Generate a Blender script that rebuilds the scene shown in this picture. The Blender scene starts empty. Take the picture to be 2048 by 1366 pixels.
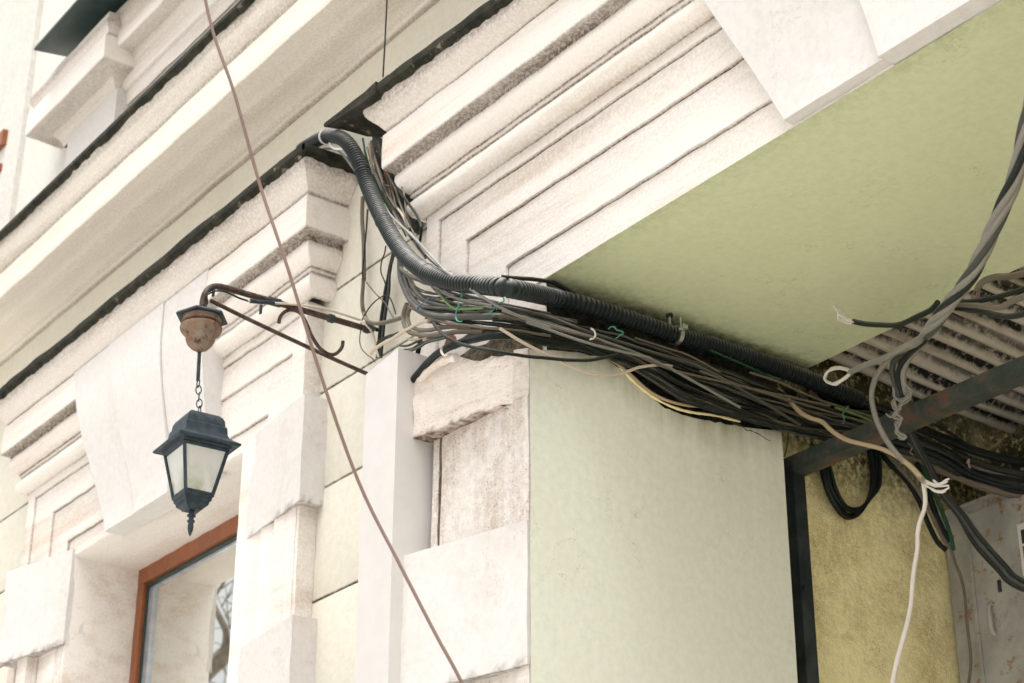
import bpy, math, random
from mathutils import Vector, noise
rnd = random.Random(7)
R = math.radians
S = bpy.context.scene
col = S.collection

# ---------------------------------------------------------------- camera
TH, YAW, ROLL, FPX = .452218, .643216, .0019557, 3800.
h = Vector((-math.cos(YAW), math.sin(YAW), 0)); r = Vector((math.sin(YAW), math.cos(YAW), 0)); zz = Vector((0, 0, 1))
FW = h*math.cos(TH)+zz*math.sin(TH); UPV = -h*math.sin(TH)+zz*math.cos(TH)
RT = r*math.cos(ROLL)+UPV*math.sin(ROLL); U2 = -r*math.sin(ROLL)+UPV*math.cos(ROLL)
cd = bpy.data.cameras.new('camera'); cam = bpy.data.objects.new('camera', cd); col.objects.link(cam)
from mathutils import Matrix
cam.matrix_world = Matrix(((RT.x, U2.x, -FW.x, 0), (RT.y, U2.y, -FW.y, 0), (RT.z, U2.z, -FW.z, 0), (0, 0, 0, 1)))
cd.sensor_width = 36; cd.lens = FPX/2048*36; cd.clip_start = .05; cd.clip_end = 3000
cd.dof.use_dof = True; cd.dof.focus_distance = 5.7; cd.dof.aperture_fstop = 5.0
S.camera = cam
# ---------------------------------------------------------------- light
SUN_EL, SUN_AZ = R(74), R(140)      # azimuth of the sun seen from above, clockwise from +Y
w = bpy.data.worlds.new('World'); S.world = w; w.use_nodes = True
wn = w.node_tree; bgn = wn.nodes['Background']
sky = wn.nodes.new('ShaderNodeTexSky'); sky.sky_type = 'NISHITA'; sky.sun_disc = False
sky.sun_elevation = SUN_EL; sky.sun_rotation = SUN_AZ; sky.dust_density = 8; sky.air_density = 1.6; sky.ozone_density = 1
hsv = wn.nodes.new('ShaderNodeHueSaturation'); hsv.inputs['Saturation'].default_value = .06
wn.links.new(sky.outputs[0], hsv.inputs['Color']); wn.links.new(hsv.outputs[0], bgn.inputs['Color'])
bgn.inputs['Strength'].default_value = .15
sl = bpy.data.lights.new('sun', 'SUN'); sl.energy = .9; sl.angle = R(35); sl.color = (1, .93, .84)
so = bpy.data.objects.new('sun', sl); col.objects.link(so)
sd = Vector((math.sin(SUN_AZ)*math.cos(SUN_EL), math.cos(SUN_AZ)*math.cos(SUN_EL), math.sin(SUN_EL)))
so.rotation_euler = sd.to_track_quat('Z', 'Y').to_euler(); so.location = sd*30
S.view_settings.view_transform = 'Standard'; S.view_settings.look = 'None'
S.view_settings.exposure = .88; S.view_settings.gamma = 1
S.cycles.max_bounces = 8; S.cycles.diffuse_bounces = 5

# ---------------------------------------------------------------- picture ray -> point on a real plane
def D(px, py): return FW+RT*((px-1024)/FPX)-U2*((py-683)/FPX)
def U(px, py, ax, v):
    d = D(px, py); return d*(v/d['xyz'.index(ax)])
REG = {'A': (660, 540, .21967), 'B': (1000, 560, .21484), 'C': (600, 220, .24890), 'E': (1400, 640, .23429),
       'G': (600, 440, .35141), 'K': (1348, 440, .35141), 'M': (1500, 860, .37052), 'Z': (420, 600, .29292), 'P': (0, 0, 1.)}
def px(reg, pts):
    a, b, s = REG[reg]; return [(a+s*p[0], b+s*p[1]) for p in pts]
J = -4.233; F = 3.30; W = 3.36
def sm(a, b, x):
    t = max(0, min(1, (x-a)/(b-a))); return t*t*(3-2*t)
def dep(x, y, off=0.):
    """point on the face of the pier, or round its corner on the passage side, `off` metres proud of it"""
    d = D(x, y)
    yf = 3.27+(3.10-3.27)*sm(740, 900, x)-off
    t1 = yf/d.y; t2 = (J+.02+off)/d.x
    k = .12; m = max(t1, t2); q = max(0, k-abs(t1-t2))/k
    return d*(m+q*q*k*.25)

# ---------------------------------------------------------------- objects
def tag(o, label=None, cat=None, group=None, kind=None):
    for k, v in (('label', label), ('category', cat), ('group', group), ('kind', kind)):
        if v: o[k] = v
    return o
def empty(name, loc, label, cat, group=None, kind=None):
    o = bpy.data.objects.new(name, None); col.objects.link(o); o.location = loc
    o.empty_display_size = .1
    return tag(o, label, cat, group, kind)
class MB:
    def __init__(s): s.v = []; s.f = []; s.d = []
    def p(s, co, d=0.): s.v.append(Vector(co)); s.d.append(d); return len(s.v)-1
    def grid(s, rows, dirt_shade=None, close=False):
        idx = [[s.p(c, dirt_shade[i] if dirt_shade else 0) for c in row] for i, row in enumerate(rows)]
        n = len(rows[0])
        for i in range(len(rows)-1):
            for j in range(n if close else n-1):
                k = (j+1) % n
                s.f.append((idx[i][j], idx[i][k], idx[i+1][k], idx[i+1][j]))
        return idx
    def box(s, a, b, d=0., seg=(1, 1, 1)):
        a = Vector(a); b = Vector(b)
        def L(i, k): return [a[i]+(b[i]-a[i])*q/seg[i] for q in range(seg[i]+1)]
        X, Y, Z = L(0, 0), L(1, 0), L(2, 0)
        for y, fl in ((a.y, 0), (b.y, 1)):
            g = [[(x, y, z) for x in X] for z in (Z if not fl else Z[::-1])]; s.grid(g, [d]*len(g))
        for x, fl in ((b.x, 0), (a.x, 1)):
            g = [[(x, y, z) for y in Y] for z in (Z if not fl else Z[::-1])]; s.grid(g, [d]*len(g))
        for z, fl in ((b.z, 0), (a.z, 1)):
            g = [[(x, y, z) for x in X] for y in (Y if not fl else Y[::-1])]; s.grid(g, [d]*len(g))
    def hexa(s, c, d=0., n=1, db=None):
        """c: 8 corners: front 00,10,11,01 then back 00,10,11,01"""
        c = [Vector(q) for q in c]
        def q4(a, b, e, g, d=d):
            rows = [[(a.lerp(b, i/n)).lerp(g.lerp(e, i/n), j/n) for i in range(n+1)] for j in range(n+1)]
            s.grid(rows, [d]*(n+1))
        q4(c[0], c[1], c[2], c[3]); q4(c[1], c[5], c[6], c[2]); q4(c[4], c[0], c[3], c[7])
        q4(c[3], c[2], c[6], c[7]); q4(c[4], c[5], c[1], c[0], d if db is None else db); q4(c[5], c[4], c[7], c[6])
    def poly(s, pts, d=0.):
        s.f.append(tuple(s.p(c, d) for c in pts))
    def tube(s, pts, rad, n=8, cap=True):
        if not hasattr(rad, '__len__'): rad = [rad]*len(pts)
        up = Vector((.13, .21, .97)); rows = []
        N = None
        for i, c in enumerate(pts):
            t = (pts[min(i+1, len(pts)-1)]-pts[max(i-1, 0)])
            if t.length < 1e-9: t = Vector((0, 0, 1))
            t.normalize()
            if N is None: N = t.cross(up).normalized()
            N = (N-t*N.dot(t)).normalized(); B = t.cross(N)
            rows.append([c+(N*math.cos(2*math.pi*k/n)+B*math.sin(2*math.pi*k/n))*rad[i] for k in range(n)])
        idx = s.grid(rows, close=True)
        if cap:
            s.f.append(tuple(idx[0])); s.f.append(tuple(idx[-1][::-1]))
    def build(s, name, m, parent=None, wob=0., fr=7., ang=38):
        me = bpy.data.meshes.new(name)
        vs = s.v
        if wob:
            vs = [v+noise.noise_vector(v*fr)*wob+noise.noise_vector(v*fr*4.3+Vector((3, 1, 7)))*wob*.35 for v in vs]
        me.from_pydata(vs, [], s.f)
        at = me.attributes.new('dirt_shade', 'FLOAT', 'POINT'); at.data.foreach_set('value', s.d)
        me.update()
        import bmesh
        bm = bmesh.new(); bm.from_mesh(me); bmesh.ops.remove_doubles(bm, verts=bm.verts, dist=1e-5)
        bmesh.ops.recalc_face_normals(bm, faces=bm.faces); bm.to_mesh(me); bm.free()
        me.shade_smooth(); me.set_sharp_from_angle(angle=R(ang))
        me.materials.append(m)
        o = bpy.data.objects.new(name, me); col.objects.link(o)
        if parent:
            o.parent = parent
            pw = Vector(parent.location); pp = parent.parent
            while pp: pw += Vector(pp.location); pp = pp.parent
            me.transform(Matrix.Translation(-pw))
        return o
def spline(P, seg=.012):
    P = [Vector(p) for p in P]
    if len(P) == 2: P = [P[0], P[0].lerp(P[1], .5), P[1]]
    Q = [P[0]*2-P[1]]+P+[P[-1]*2-P[-2]]; out = []
    for i in range(1, len(Q)-2):
        a, b, c, d = Q[i-1:i+3]
        k = max(2, min(60, int((c-b).length/seg)))
        for j in range(k):
            t = j/k
            out.append(.5*((2*b)+(c-a)*t+(2*a-5*b+4*c-d)*t*t+(3*b-a-3*c+d)*t**3))
    out.append(P[-1]); return out

# ---------------------------------------------------------------- materials
def mat(name):
    m = bpy.data.materials.new(name); m.use_nodes = True
    return m, m.node_tree.nodes, m.node_tree.links, m.node_tree.nodes['Principled BSDF']
def tex(n, l, scale=(1, 1, 1), sc=5, det=5, rough=.6, kind='noise'):
    g = n.new('ShaderNodeNewGeometry'); mp = n.new('ShaderNodeMapping'); mp.inputs['Scale'].default_value = scale
    l.new(g.outputs['Position'], mp.inputs[0])
    t = n.new('ShaderNodeTexNoise' if kind == 'noise' else 'ShaderNodeTexVoronoi')
    t.inputs['Scale'].default_value = sc
    if kind == 'noise': t.inputs['Detail'].default_value = det; t.inputs['Roughness'].default_value = rough
    else: t.feature = 'DISTANCE_TO_EDGE'
    l.new(mp.outputs[0], t.inputs['Vector']); return t.outputs[0], mp
def ramp(n, l, src, a, b, va=0., vb=1.):
    m = n.new('ShaderNodeMapRange'); m.inputs['From Min'].default_value = a; m.inputs['From Max'].default_value = b
    m.inputs['To Min'].default_value = va; m.inputs['To Max'].default_value = vb; m.interpolation_type = 'SMOOTHSTEP'
    l.new(src, m.inputs['Value']); return m.outputs[0]
def mix(n, l, fac, a, b):
    m = n.new('ShaderNodeMix'); m.data_type = 'RGBA'
    if isinstance(fac, float): m.inputs[0].default_value = fac
    else: l.new(fac, m.inputs[0])
    for i, q in ((6, a), (7, b)):
        if isinstance(q, tuple): m.inputs[i].default_value = (*q, 1)
        else: l.new(q, m.inputs[i])
    return m.outputs[2]
def math_(n, l, op, a, b):
    m = n.new('ShaderNodeMath'); m.operation = op; m.use_clamp = op != 'MULTIPLY_ADD'
    for i, q in ((0, a), (1, b)):
        if isinstance(q, (int, float)): m.inputs[i].default_value = q
        else: l.new(q, m.inputs[i])
    return m.outputs[0]
def plaster(name, base, stain=(.40, .30, .23), dark=(.10, .075, .05), amt=.5, along=(1, 1, 1), speck=.5, bump=.25, cracks=0., dirt_shade_mul=1., bevel=.004, rough_bump=90, streak=.3, dsoft=False, pepth=.66, dgrain=.25, fsc=38, psc=160):
    m, n, l, b = mat(name)
    big, _ = tex(n, l, along, 2.6, 6, .65)
    fine, _ = tex(n, l, (1, 1, 1), fsc, 4, .7)
    pep, _ = tex(n, l, (1, 1, 1), psc, 3, .6)
    st, _ = tex(n, l, (9, 9, .7), 2.2, 5, .6)
    at = n.new('ShaderNodeAttribute'); at.attribute_name = 'dirt_shade'  # mask for dirt and for shade painted into creases and undersides
    c0 = mix(n, l, ramp(n, l, fine, .3, .75), tuple(x*1.03 for x in base), tuple(x*.93 for x in base))
    m1 = math_(n, l, 'MULTIPLY', ramp(n, l, big, .47, .72), amt)
    m1 = math_(n, l, 'MULTIPLY', m1, ramp(n, l, fine, .25, .6, .45, 1))
    c1 = mix(n, l, m1, c0, stain)
    m2 = math_(n, l, 'MULTIPLY', ramp(n, l, st, .55, .8), streak)
    c1 = mix(n, l, m2, c1, tuple(x*.8+y*.2 for x, y in zip(stain, base)))
    dd = math_(n, l, 'MULTIPLY', at.outputs['Fac'], ramp(n, l, fine if not dsoft else st, .28, .66, dgrain if not dsoft else .35, 1.2*dirt_shade_mul))
    dd = math_(n, l, 'MULTIPLY', dd, ramp(n, l, big, .3, .6, .55, 1.1))
    c2 = mix(n, l, dd, c1, dark)
    pm = math_(n, l, 'MULTIPLY', ramp(n, l, pep, pepth, pepth+.08), ramp(n, l, big, .42, .62, .1*speck, speck))
    c3 = mix(n, l, pm, c2, tuple(x*1.2 for x in dark))
    if cracks:
        wv, mp = tex(n, l, (1, .8, .28), 3.1, kind='voronoi')
        wob, _ = tex(n, l, (1, 1, 1), 6, 5)
        # disturb the voronoi coordinate
        va = n.new('ShaderNodeVectorMath'); va.operation = 'ADD'
        sc = n.new('ShaderNodeVectorMath'); sc.operation = 'SCALE'; sc.inputs['Scale'].default_value = .35
        no = [x for x in n if x.type == 'TEX_NOISE'][-1]
        l.new(no.outputs['Color'], sc.inputs[0]); l.new(mp.outputs[0], va.inputs[0]); l.new(sc.outputs[0], va.inputs[1])
        vor = [x for x in n if x.type == 'TEX_VORONOI'][-1]; l.new(va.outputs[0], vor.inputs['Vector'])
        cm = ramp(n, l, wv, .0, .006, 1, 0)
        cm = math_(n, l, 'MULTIPLY', cm, ramp(n, l, big, .45, .6, 0, cracks))
        c3 = mix(n, l, cm, c3, tuple(x*.45 for x in base))
    l.new(c3, b.inputs['Base Color']); b.inputs['Roughness'].default_value = .85
    b.inputs['Specular IOR Level'].default_value = .25
    bt, _ = tex(n, l, (1, 1, 1), rough_bump, 5, .65); bt2, _ = tex(n, l, along, 14, 4, .6)
    ad = n.new('ShaderNodeMath'); ad.operation = 'MULTIPLY_ADD'; l.new(bt2, ad.inputs[0]); ad.inputs[1].default_value = 1.6; l.new(bt, ad.inputs[2])
    bu = n.new('ShaderNodeBump'); bu.inputs['Strength'].default_value = bump; bu.inputs['Distance'].default_value = .006
    l.new(ad.outputs[0], bu.inputs['Height'])
    if bevel:
        bv = n.new('ShaderNodeBevel'); bv.samples = 3; bv.inputs['Radius'].default_value = bevel; l.new(bv.outputs[0], bu.inputs['Normal'])
    l.new(bu.outputs[0], b.inputs['Normal'])
    return m
WH = (.76, .715, .68)
M = {}
M['white'] = plaster('white_plaster', WH, amt=.35, speck=.35, along=(.35, 1, 1.6))
M['mould'] = plaster('moulded_plaster', (.765, .718, .67), stain=(.56, .43, .33), dark=(.105, .07, .045), amt=.68, along=(.22, 1.6, 2.6), speck=.6, bump=.40, rough_bump=120, streak=.05, dgrain=.5, fsc=90)
M['soft'] = plaster('sooty_plaster', (.74, .69, .62), stain=(.52, .44, .35), dark=(.11, .08, .055), amt=.62, along=(.12, 1.6, 2.4), speck=.45, bump=.2, rough_bump=130, streak=.05, dgrain=.5, fsc=90)
M['key'] = plaster('keystone_plaster', (.635, .612, .592), amt=.10, speck=.12, bump=.10, streak=.08, cracks=.35)
M['block'] = plaster('block_plaster', (.605, .58, .56), stain=(.48, .37, .30), amt=.30, speck=.25, bump=.16, streak=.30, cracks=.45)
M['ledge'] = plaster('weathered_ledge_plaster', (.72, .655, .60), stain=(.46, .33, .25), dark=(.12, .08, .055), amt=.85, speck=.9, bump=.7, rough_bump=80, along=(.7, 3, 5), streak=.1, pepth=.6)
M['rough'] = plaster('rough_plaster', (.74, .695, .65), stain=(.46, .33, .25), amt=.7, speck=.75, bump=1.0, rough_bump=75, along=(3, 3, .9), pepth=.58, streak=.6)
M['cream'] = plaster('cream_plaster', (.64, .61, .525), stain=(.56, .51, .40), amt=.45, speck=.15, bump=.2)
M['upper'] = plaster('upper_plaster', (.62, .605, .565), stain=(.62, .58, .45), amt=.3, speck=.05, bump=.1)
M['green'] = plaster('green_plaster', (.535, .575, .375), stain=(.515, .54, .33), dark=(.10, .11, .045), amt=.5, speck=.25, bump=.07, cracks=.6, streak=.0, bevel=0, along=(1, .5, 1))
M['jamb'] = plaster('pale_green_plaster', (.71, .72, .635), stain=(.685, .67, .55), dark=(.22, .21, .09), amt=.35, speck=.15, bump=.07, cracks=.6, streak=.25, bevel=0, dsoft=True)
M['yellow'] = plaster('mouldy_yellow_plaster', (.95, .85, .48), stain=(.66, .53, .24), dark=(.06, .055, .02), amt=.9, pepth=.55, psc=330, speck=.9, bump=.7, rough_bump=70, streak=.3)
M['brown'] = plaster('broken_plaster', (.22, .17, .11), stain=(.10, .08, .05), dark=(.02, .02, .015), amt=.9, speck=1., bump=1.0, rough_bump=45)
M['hollow_shade'] = plaster('shaded_hollow', (.07, .06, .045), stain=(.03, .03, .02), dark=(.01, .012, .01), amt=.9, speck=.5, bump=1.)  # near black: the shade of deep hollows put into the colour

def simple(name, c1, c2, sc=30, rough=.5, metal=0., bump=.1, lo=.35, hi=.65, along=(1, 1, 1), c3=None, lo3=.6, hi3=.7, sc3=12, spec=.5):
    m, n, l, b = mat(name)
    t, _ = tex(n, l, along, sc, 5, .65)
    c = mix(n, l, ramp(n, l, t, lo, hi), c1, c2)
    if c3:
        t3, _ = tex(n, l, (1, 1, 1), sc3, 6, .7); c = mix(n, l, ramp(n, l, t3, lo3, hi3), c, c3)
    l.new(c, b.inputs['Base Color']); b.inputs['Roughness'].default_value = rough; b.inputs['Metallic'].default_value = metal
    b.inputs['Specular IOR Level'].default_value = spec
    bu = n.new('ShaderNodeBump'); bu.inputs['Strength'].default_value = bump; bu.inputs['Distance'].default_value = .002
    l.new(t, bu.inputs['Height']); l.new(bu.outputs[0], b.inputs['Normal'])
    return m
def dusty(name, c, dust, amt=.8, rough=.45, groove=False):
    """sheathing with dust lying on the faces that look up"""
    m, n, l, b = mat(name)
    g = n.new('ShaderNodeNewGeometry'); sx = n.new('ShaderNodeSeparateXYZ'); l.new(g.outputs['Normal'], sx.inputs[0])
    t, _ = tex(n, l, (1, 1, 1), 60, 5, .7)
    up = ramp(n, l, sx.outputs[2], -.25, .75, .0, amt)
    k = math_(n, l, 'MULTIPLY', up, ramp(n, l, t, .25, .7, .5, 1.1))
    b1, _ = tex(n, l, (1, 1, 1), 9, 4, .6); k = math_(n, l, 'MULTIPLY', k, ramp(n, l, b1, .3, .65, .5, 1))
    if groove:
        at = n.new('ShaderNodeAttribute'); at.attribute_name = 'dirt_shade'
        k = math_(n, l, 'MULTIPLY', k, ramp(n, l, at.outputs['Fac'], 0, .8, 1, 0))
    l.new(mix(n, l, k, c, dust), b.inputs['Base Color']); b.inputs['Roughness'].default_value = rough
    b.inputs['Specular IOR Level'].default_value = .35
    bu = n.new('ShaderNodeBump'); bu.inputs['Strength'].default_value = .25; bu.inputs['Distance'].default_value = .001
    b.inputs['Specular IOR Level'].default_value = .22
    l.new(t, bu.inputs['Height']); l.new(bu.outputs[0], b.inputs['Normal'])
    return m
M['conduit'] = dusty('dusty_conduit', (.012, .017, .017), (.34, .33, .31), .95, .4, True)
M['black'] = dusty('black_sheath', (.004, .008, .007), (.10, .09, .075), .30, .45)
M['char'] = dusty('charcoal_sheath', (.012, .016, .014), (.19, .175, .15), .62, .5)
M['gray'] = dusty('gray_sheath', (.055, .057, .05), (.33, .31, .27), .85, .55)
M['lgray'] = dusty('light_gray_sheath', (.19, .19, .175), (.40, .385, .355), .8, .55)
M['taupe'] = dusty('taupe_sheath', (.12, .10, .075), (.32, .27, .21), .8, .6)
M['beige'] = dusty('beige_sheath', (.50, .42, .33), (.58, .52, .44), .6, .6)
M['tan'] = dusty('tan_sheath', (.40, .30, .19), (.5, .42, .3), .6, .6)
M['white_w'] = dusty('white_sheath', (.66, .61, .56), (.66, .63, .6), .5, .5)
M['strand'] = dusty('dusty_strand_sheath', (.20, .19, .165), (.42, .40, .36), .8, .5)
M['rosy'] = dusty('rosy_brown_sheath', (.20, .135, .115), (.36, .28, .24), .5, .6)
M['green_w'] = dusty('green_sheath', (.12, .22, .07), (.34, .38, .25), .5, .5)
M['dgreen'] = dusty('dark_green_sheath', (.012, .05, .025), (.10, .15, .10), .5, .5)
M['orange_w'] = dusty('orange_sheath', (.26, .11, .035), (.38, .28, .18), .5, .5)
M['tie'] = dusty('tie_wire', (.06, .26, .20), (.3, .42, .36), .5, .5)
M['tieb'] = dusty('blue_tie_wire', (.05, .12, .2), (.3, .36, .42), .5, .5)
M['flash'] = simple('mossy_flashing', (.012, .014, .010), (.035, .032, .022), 18, .9, 0, .5, c3=(.24, .20, .15), lo3=.60, hi3=.72, sc3=13, spec=.2)
M['rust'] = simple('rusty_iron', (.025, .022, .02), (.095, .05, .032), 45, .75, .3, .5, c3=(.12, .11, .095), lo3=.5, hi3=.7, sc3=20)
M['bowl'] = simple('rusty_bowl', (.19, .095, .06), (.22, .18, .13), 26, .8, .1, .8, c3=(.05, .032, .025), lo3=.50, hi3=.66, sc3=28)
M['iron'] = simple('blue_black_iron', (.010, .020, .028), (.028, .045, .058), 35, .5, .3, .3, c3=(.15, .12, .1), lo3=.62, hi3=.8, sc3=30)
M['beam'] = simple('painted_steel', (.028, .036, .034), (.06, .068, .058), 12, .6, .3, .5, c3=(.12, .06, .038), lo3=.49, hi3=.64, sc3=12)
M['post'] = simple('dark_steel', (.018, .028, .03), (.045, .055, .06), 10, .45, .4, .3)
M['cab'] = simple('rusty_gray_paint', (.27, .265, .245), (.38, .375, .35), 5, .55, .1, .3, c3=(.24, .125, .07), lo3=.56, hi3=.66, sc3=24)
M['roof'] = plaster('dirty_roof_sheet', (.46, .42, .35), stain=(.20, .17, .13), dark=(.012, .012, .010), amt=.9, along=(7, .45, 4), speck=1., bump=.4, bevel=0, dirt_shade_mul=1.3)
M['duct'] = simple('white_duct_paint', (.575, .553, .535), (.55, .527, .508), 9, .45, 0, .03)
M['wframe'] = simple('orange_brown_frame', (.27, .085, .028), (.20, .06, .02), 14, .4, 0, .15, along=(3, 3, 1))
M['gasket'] = simple('dark_gasket', (.02, .04, .035), (.03, .05, .045), 20, .4)
M['alu'] = simple('silver_bead', (.55, .57, .6), (.42, .45, .5), 20, .3, .6, .05)
M['zinc'] = simple('zinc_clamp', (.5, .52, .48), (.35, .38, .33), 40, .35, .8, .1)
M['black_m'] = simple('black_rubber', (.012, .016, .018), (.03, .035, .04), 30, .55)
M['mossy'] = simple('mossy_soffit_mesh', (.03, .04, .015), (.02, .02, .015), 26, .95, 0, .8)
M['bark'] = simple('bark', (.12, .10, .08), (.2, .17, .14), 10, .9, 0, .5)
M['pave'] = simple('paving', (.66, .635, .59), (.60, .575, .53), 3, .9, 0, .2)
M['curtain'] = simple('pale_blind', (.42, .43, .38), (.38, .39, .34), 5, .9)
M['label_w'] = simple('label_paper', (.7, .68, .66), (.66, .64, .62), 10, .5)
M['label_r'] = simple('label_red', (.30, .03, .03), (.25, .03, .03), 10, .5)
M['copper'] = simple('bare_wire', (.55, .45, .38), (.42, .36, .28), 90, .5, .3)
M['brick'] = simple('brick_lump', (.35, .14, .09), (.28, .12, .08), 30, .9, 0, .6)
def glass():
    m, n, l, b = mat('window_glass')
    o = n['Material Output']; gl = n.new('ShaderNodeBsdfGlossy'); gl.inputs['Roughness'].default_value = .012; gl.inputs['Color'].default_value = (.95, .96, .92, 1)
    tr = n.new('ShaderNodeBsdfTransparent'); tr.inputs[0].default_value = (.75, .8, .76, 1)
    ms = n.new('ShaderNodeMixShader'); ms.inputs[0].default_value = .84
    l.new(tr.outputs[0], ms.inputs[1]); l.new(gl.outputs[0], ms.inputs[2]); l.new(ms.outputs[0], o.inputs[0]); return m
M['glass'] = glass()
def frosted():
    m, n, l, b = mat('grimy_lantern_glass')
    t, _ = tex(n, l, (1, 1, .6), 14, 5, .6); g = n.new('ShaderNodeNewGeometry'); sx = n.new('ShaderNodeSeparateXYZ'); l.new(g.outputs['Position'], sx.inputs[0])
    low = ramp(n, l, sx.outputs[2], 2.30, 2.40, .9, .1)
    k = math_(n, l, 'MULTIPLY', low, ramp(n, l, t, .35, .7))
    l.new(mix(n, l, k, (.78, .78, .74), (.36, .38, .22)), b.inputs['Base Color'])
    b.inputs['Roughness'].default_value = .18; b.inputs['Transmission Weight'].default_value = .3
    return m
M['frost'] = frosted()

# ================================================================ THE BUILDING
G0 = -1.6
tag_ = tag
B = empty('building', (0, 0, 0), 'old cream building with white plaster mouldings and a green carriage gateway', 'building')
def courses(mb, x0, x1, z0, z1, y=W, joints=(1.29, 1.71, 2.14, 2.57, 2.97, 3.38, 3.80)):
    zs = [z0]+[j for j in joints if z0 < j < z1]+[z1]
    for a, b in zip(zs, zs[1:]):
        n = max(1, int((x1-x0)/.12))
        lo = a+(.0028 if a != z0 else 0); hi = b-(.0028 if b != z1 else 0)
        rows = [[(x0+(x1-x0)*i/n, yy, z) for i in range(n+1)] for yy, z in
                ((y+.012, lo), (y+.002, lo+.001), (y, lo+.006), (y, (lo+hi)/2), (y, hi-.006), (y+.002, hi-.001), (y+.012, hi))]
        mb.grid(rows, [.8, .6, .0, 0, 0, .6, .8])
mb = MB()
courses(mb, -12, -8.15, G0, 3.9); courses(mb, -5.75, -4.70, G0, 3.9)
mb.box((-12, W+.012, G0), (-8.1, W+.35, 4.6), 1); mb.box((-5.8, W+.012, G0), (-4.30, W+.35, 4.6), 1)
mb.build('facade_wall', M['cream'], B, .0012, 5)
mb = MB(); mb.box((-14, W, 3.80), (2, W+.3, 4.45), 0, (60, 1, 4)); mb.build('frieze', M['cream'], B, .002, 3)
mb = MB(); mb.box((-14, W, 4.60), (2, W+.3, 9.5), 0, (40, 1, 20)); mb.box((-14, W-.03, 4.7), (-9.17, W+.01, 9.5), .1, (8, 1, 20))
mb.build('upper_wall', M['upper'], B, .002, 3)

def moulding(mb, prof, x0, x1, retL=None, retR=None, seg=.03, shear=0., sz=(9, 10), mitL=0, mitR=0):
    """prof: (y,z,dirt). mitred returns run back to the wall at y=ret"""
    rows = []; dirt_shade = []
    n = int((x1-x0)/seg)
    def zf(z, x):
        return z-shear*max(0, min(1.1, x+5.1))*sm(sz[0], sz[1], z)
    fine = []
    for i, (a, b) in enumerate(zip(prof, prof[1:])):
        k = max(1, int(math.hypot(a[0]-b[0], a[1]-b[1])/.035))
        for j in range(k): fine.append(tuple(a[q]+(b[q]-a[q])*j/k for q in range(3)))
    fine.append(prof[-1])
    for y, z, d in fine:
        a = x0+(y-F)*mitL; b = x1-(y-F)*mitR
        rows.append([(a+(b-a)*i/n, y, zf(z, a+(b-a)*i/n)) for i in range(n+1)]); dirt_shade.append(d)
    mb.grid(rows, dirt_shade)
    for ret, mt, xx, sg in ((retL, mitL, x0, 1), (retR, mitR, x1, -1)):
        if ret is None: continue
        rows = []
        for y, z, d in fine:
            x = xx+sg*(y-F)*mt
            rows.append([(x, y+(ret-y)*i/6, zf(z, x)) for i in range(7)])
        mb.grid(rows, dirt_shade)
COR = [(3.36, 3.885, 0), (3.12, 3.872, 0), (3.112, 3.815, .6), (3.118, 3.797, .40), (3.128, 3.783, .3), (3.142, 3.768, .22), (3.158, 3.752, .2), (3.172, 3.730, .2),
       (3.180, 3.722, .8), (3.180, 3.712, .15), (3.170, 3.706, .05), (3.168, 3.640, .0), (3.168, 3.572, .03), (3.171, 3.562, .6), (3.204, 3.560, .75), (3.207, 3.540, .95),
       (3.204, 3.530, .3), (3.203, 3.510, .0), (3.210, 3.490, .0), (3.226, 3.466, .05), (3.240, 3.452, .2), (3.246, 3.450, .9), (3.246, 3.436, .05), (3.254, 3.432, .8),
       (3.254, 3.424, .2), (3.240, 3.410, 0), (3.234, 3.395, 0), (3.238, 3.375, .0), (3.252, 3.356, .1), (3.272, 3.346, .25), (3.287, 3.343, .85)]  # high values on undersides and creases: brown dirt with shade painted in
def flashing(name, x0, x1, retR, retL, parent, lab):
    mb = MB(); n = int((x1-x0)/.02)
    def strip(pts):
        for side in (0, 1): pass
        rows = [[], [], [], [], []]
        for (x, y, nx, ny) in pts:
            j = noise.noise(Vector((x*11, y*11, 1)))*.004+noise.noise(Vector((x*47, y*47, 4)))*.005
            o = noise.noise(Vector((x*5, 8, y*5)))*.006
            e = .0
            rows[0].append((x-nx*.2, y-ny*.2, 3.888))
            rows[1].append((x+nx*(.006+o), y+ny*(.006+o), 3.880+o*.5))
            rows[2].append((x+nx*(.012+o), y+ny*(.012+o), 3.866+j))
            rows[3].append((x+nx*(.009+o*.6), y+ny*(.009+o*.6), 3.844+j*1.3))
            rows[4].append((x-nx*.012, y-ny*.012, 3.828+j*2.2))
        mb.grid(rows)
    y0 = 3.100
    strip([(x0+(x1-x0)*i/n, y0, 0, -1) for i in range(n+1)])
    if retR:
        strip([(x1, y0+(retR-y0)*i/14, 1, 0) for i in range(15)])
    if retL:
        strip([(x0, y0+(retL-y0)*i/14, -1, 0) for i in range(15)])
    return mb.build(name, M['flash'], parent)
# window cornice and gateway cornice share one profile
wl, wr = -8.272, -5.672
mb = MB(); moulding(mb, COR, wl, wr, retL=W, retR=W, mitL=1, mitR=1)
wc = mb.build('window_cornice', M['mould'], B, .0032, 9)
flashing('flashing', wl-.2, wr+.2, W, W, wc, None)
pl, pr = -4.885, -.25
mb = MB(); moulding(mb, COR, pl, pr, retL=W, mitL=1, mitR=1, shear=.052, sz=(3.71, 3.80))
pc = mb.build('gateway_cornice', M['mould'], B, .0032, 9)
# gateway flashing follows the slight splay of the cornice
fl = flashing('flashing', pl-.2, pr, None, W, pc, None)
for v in fl.data.vertices: v.co.z -= .052*max(0, min(1.1, v.co.x+5.1))
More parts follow.
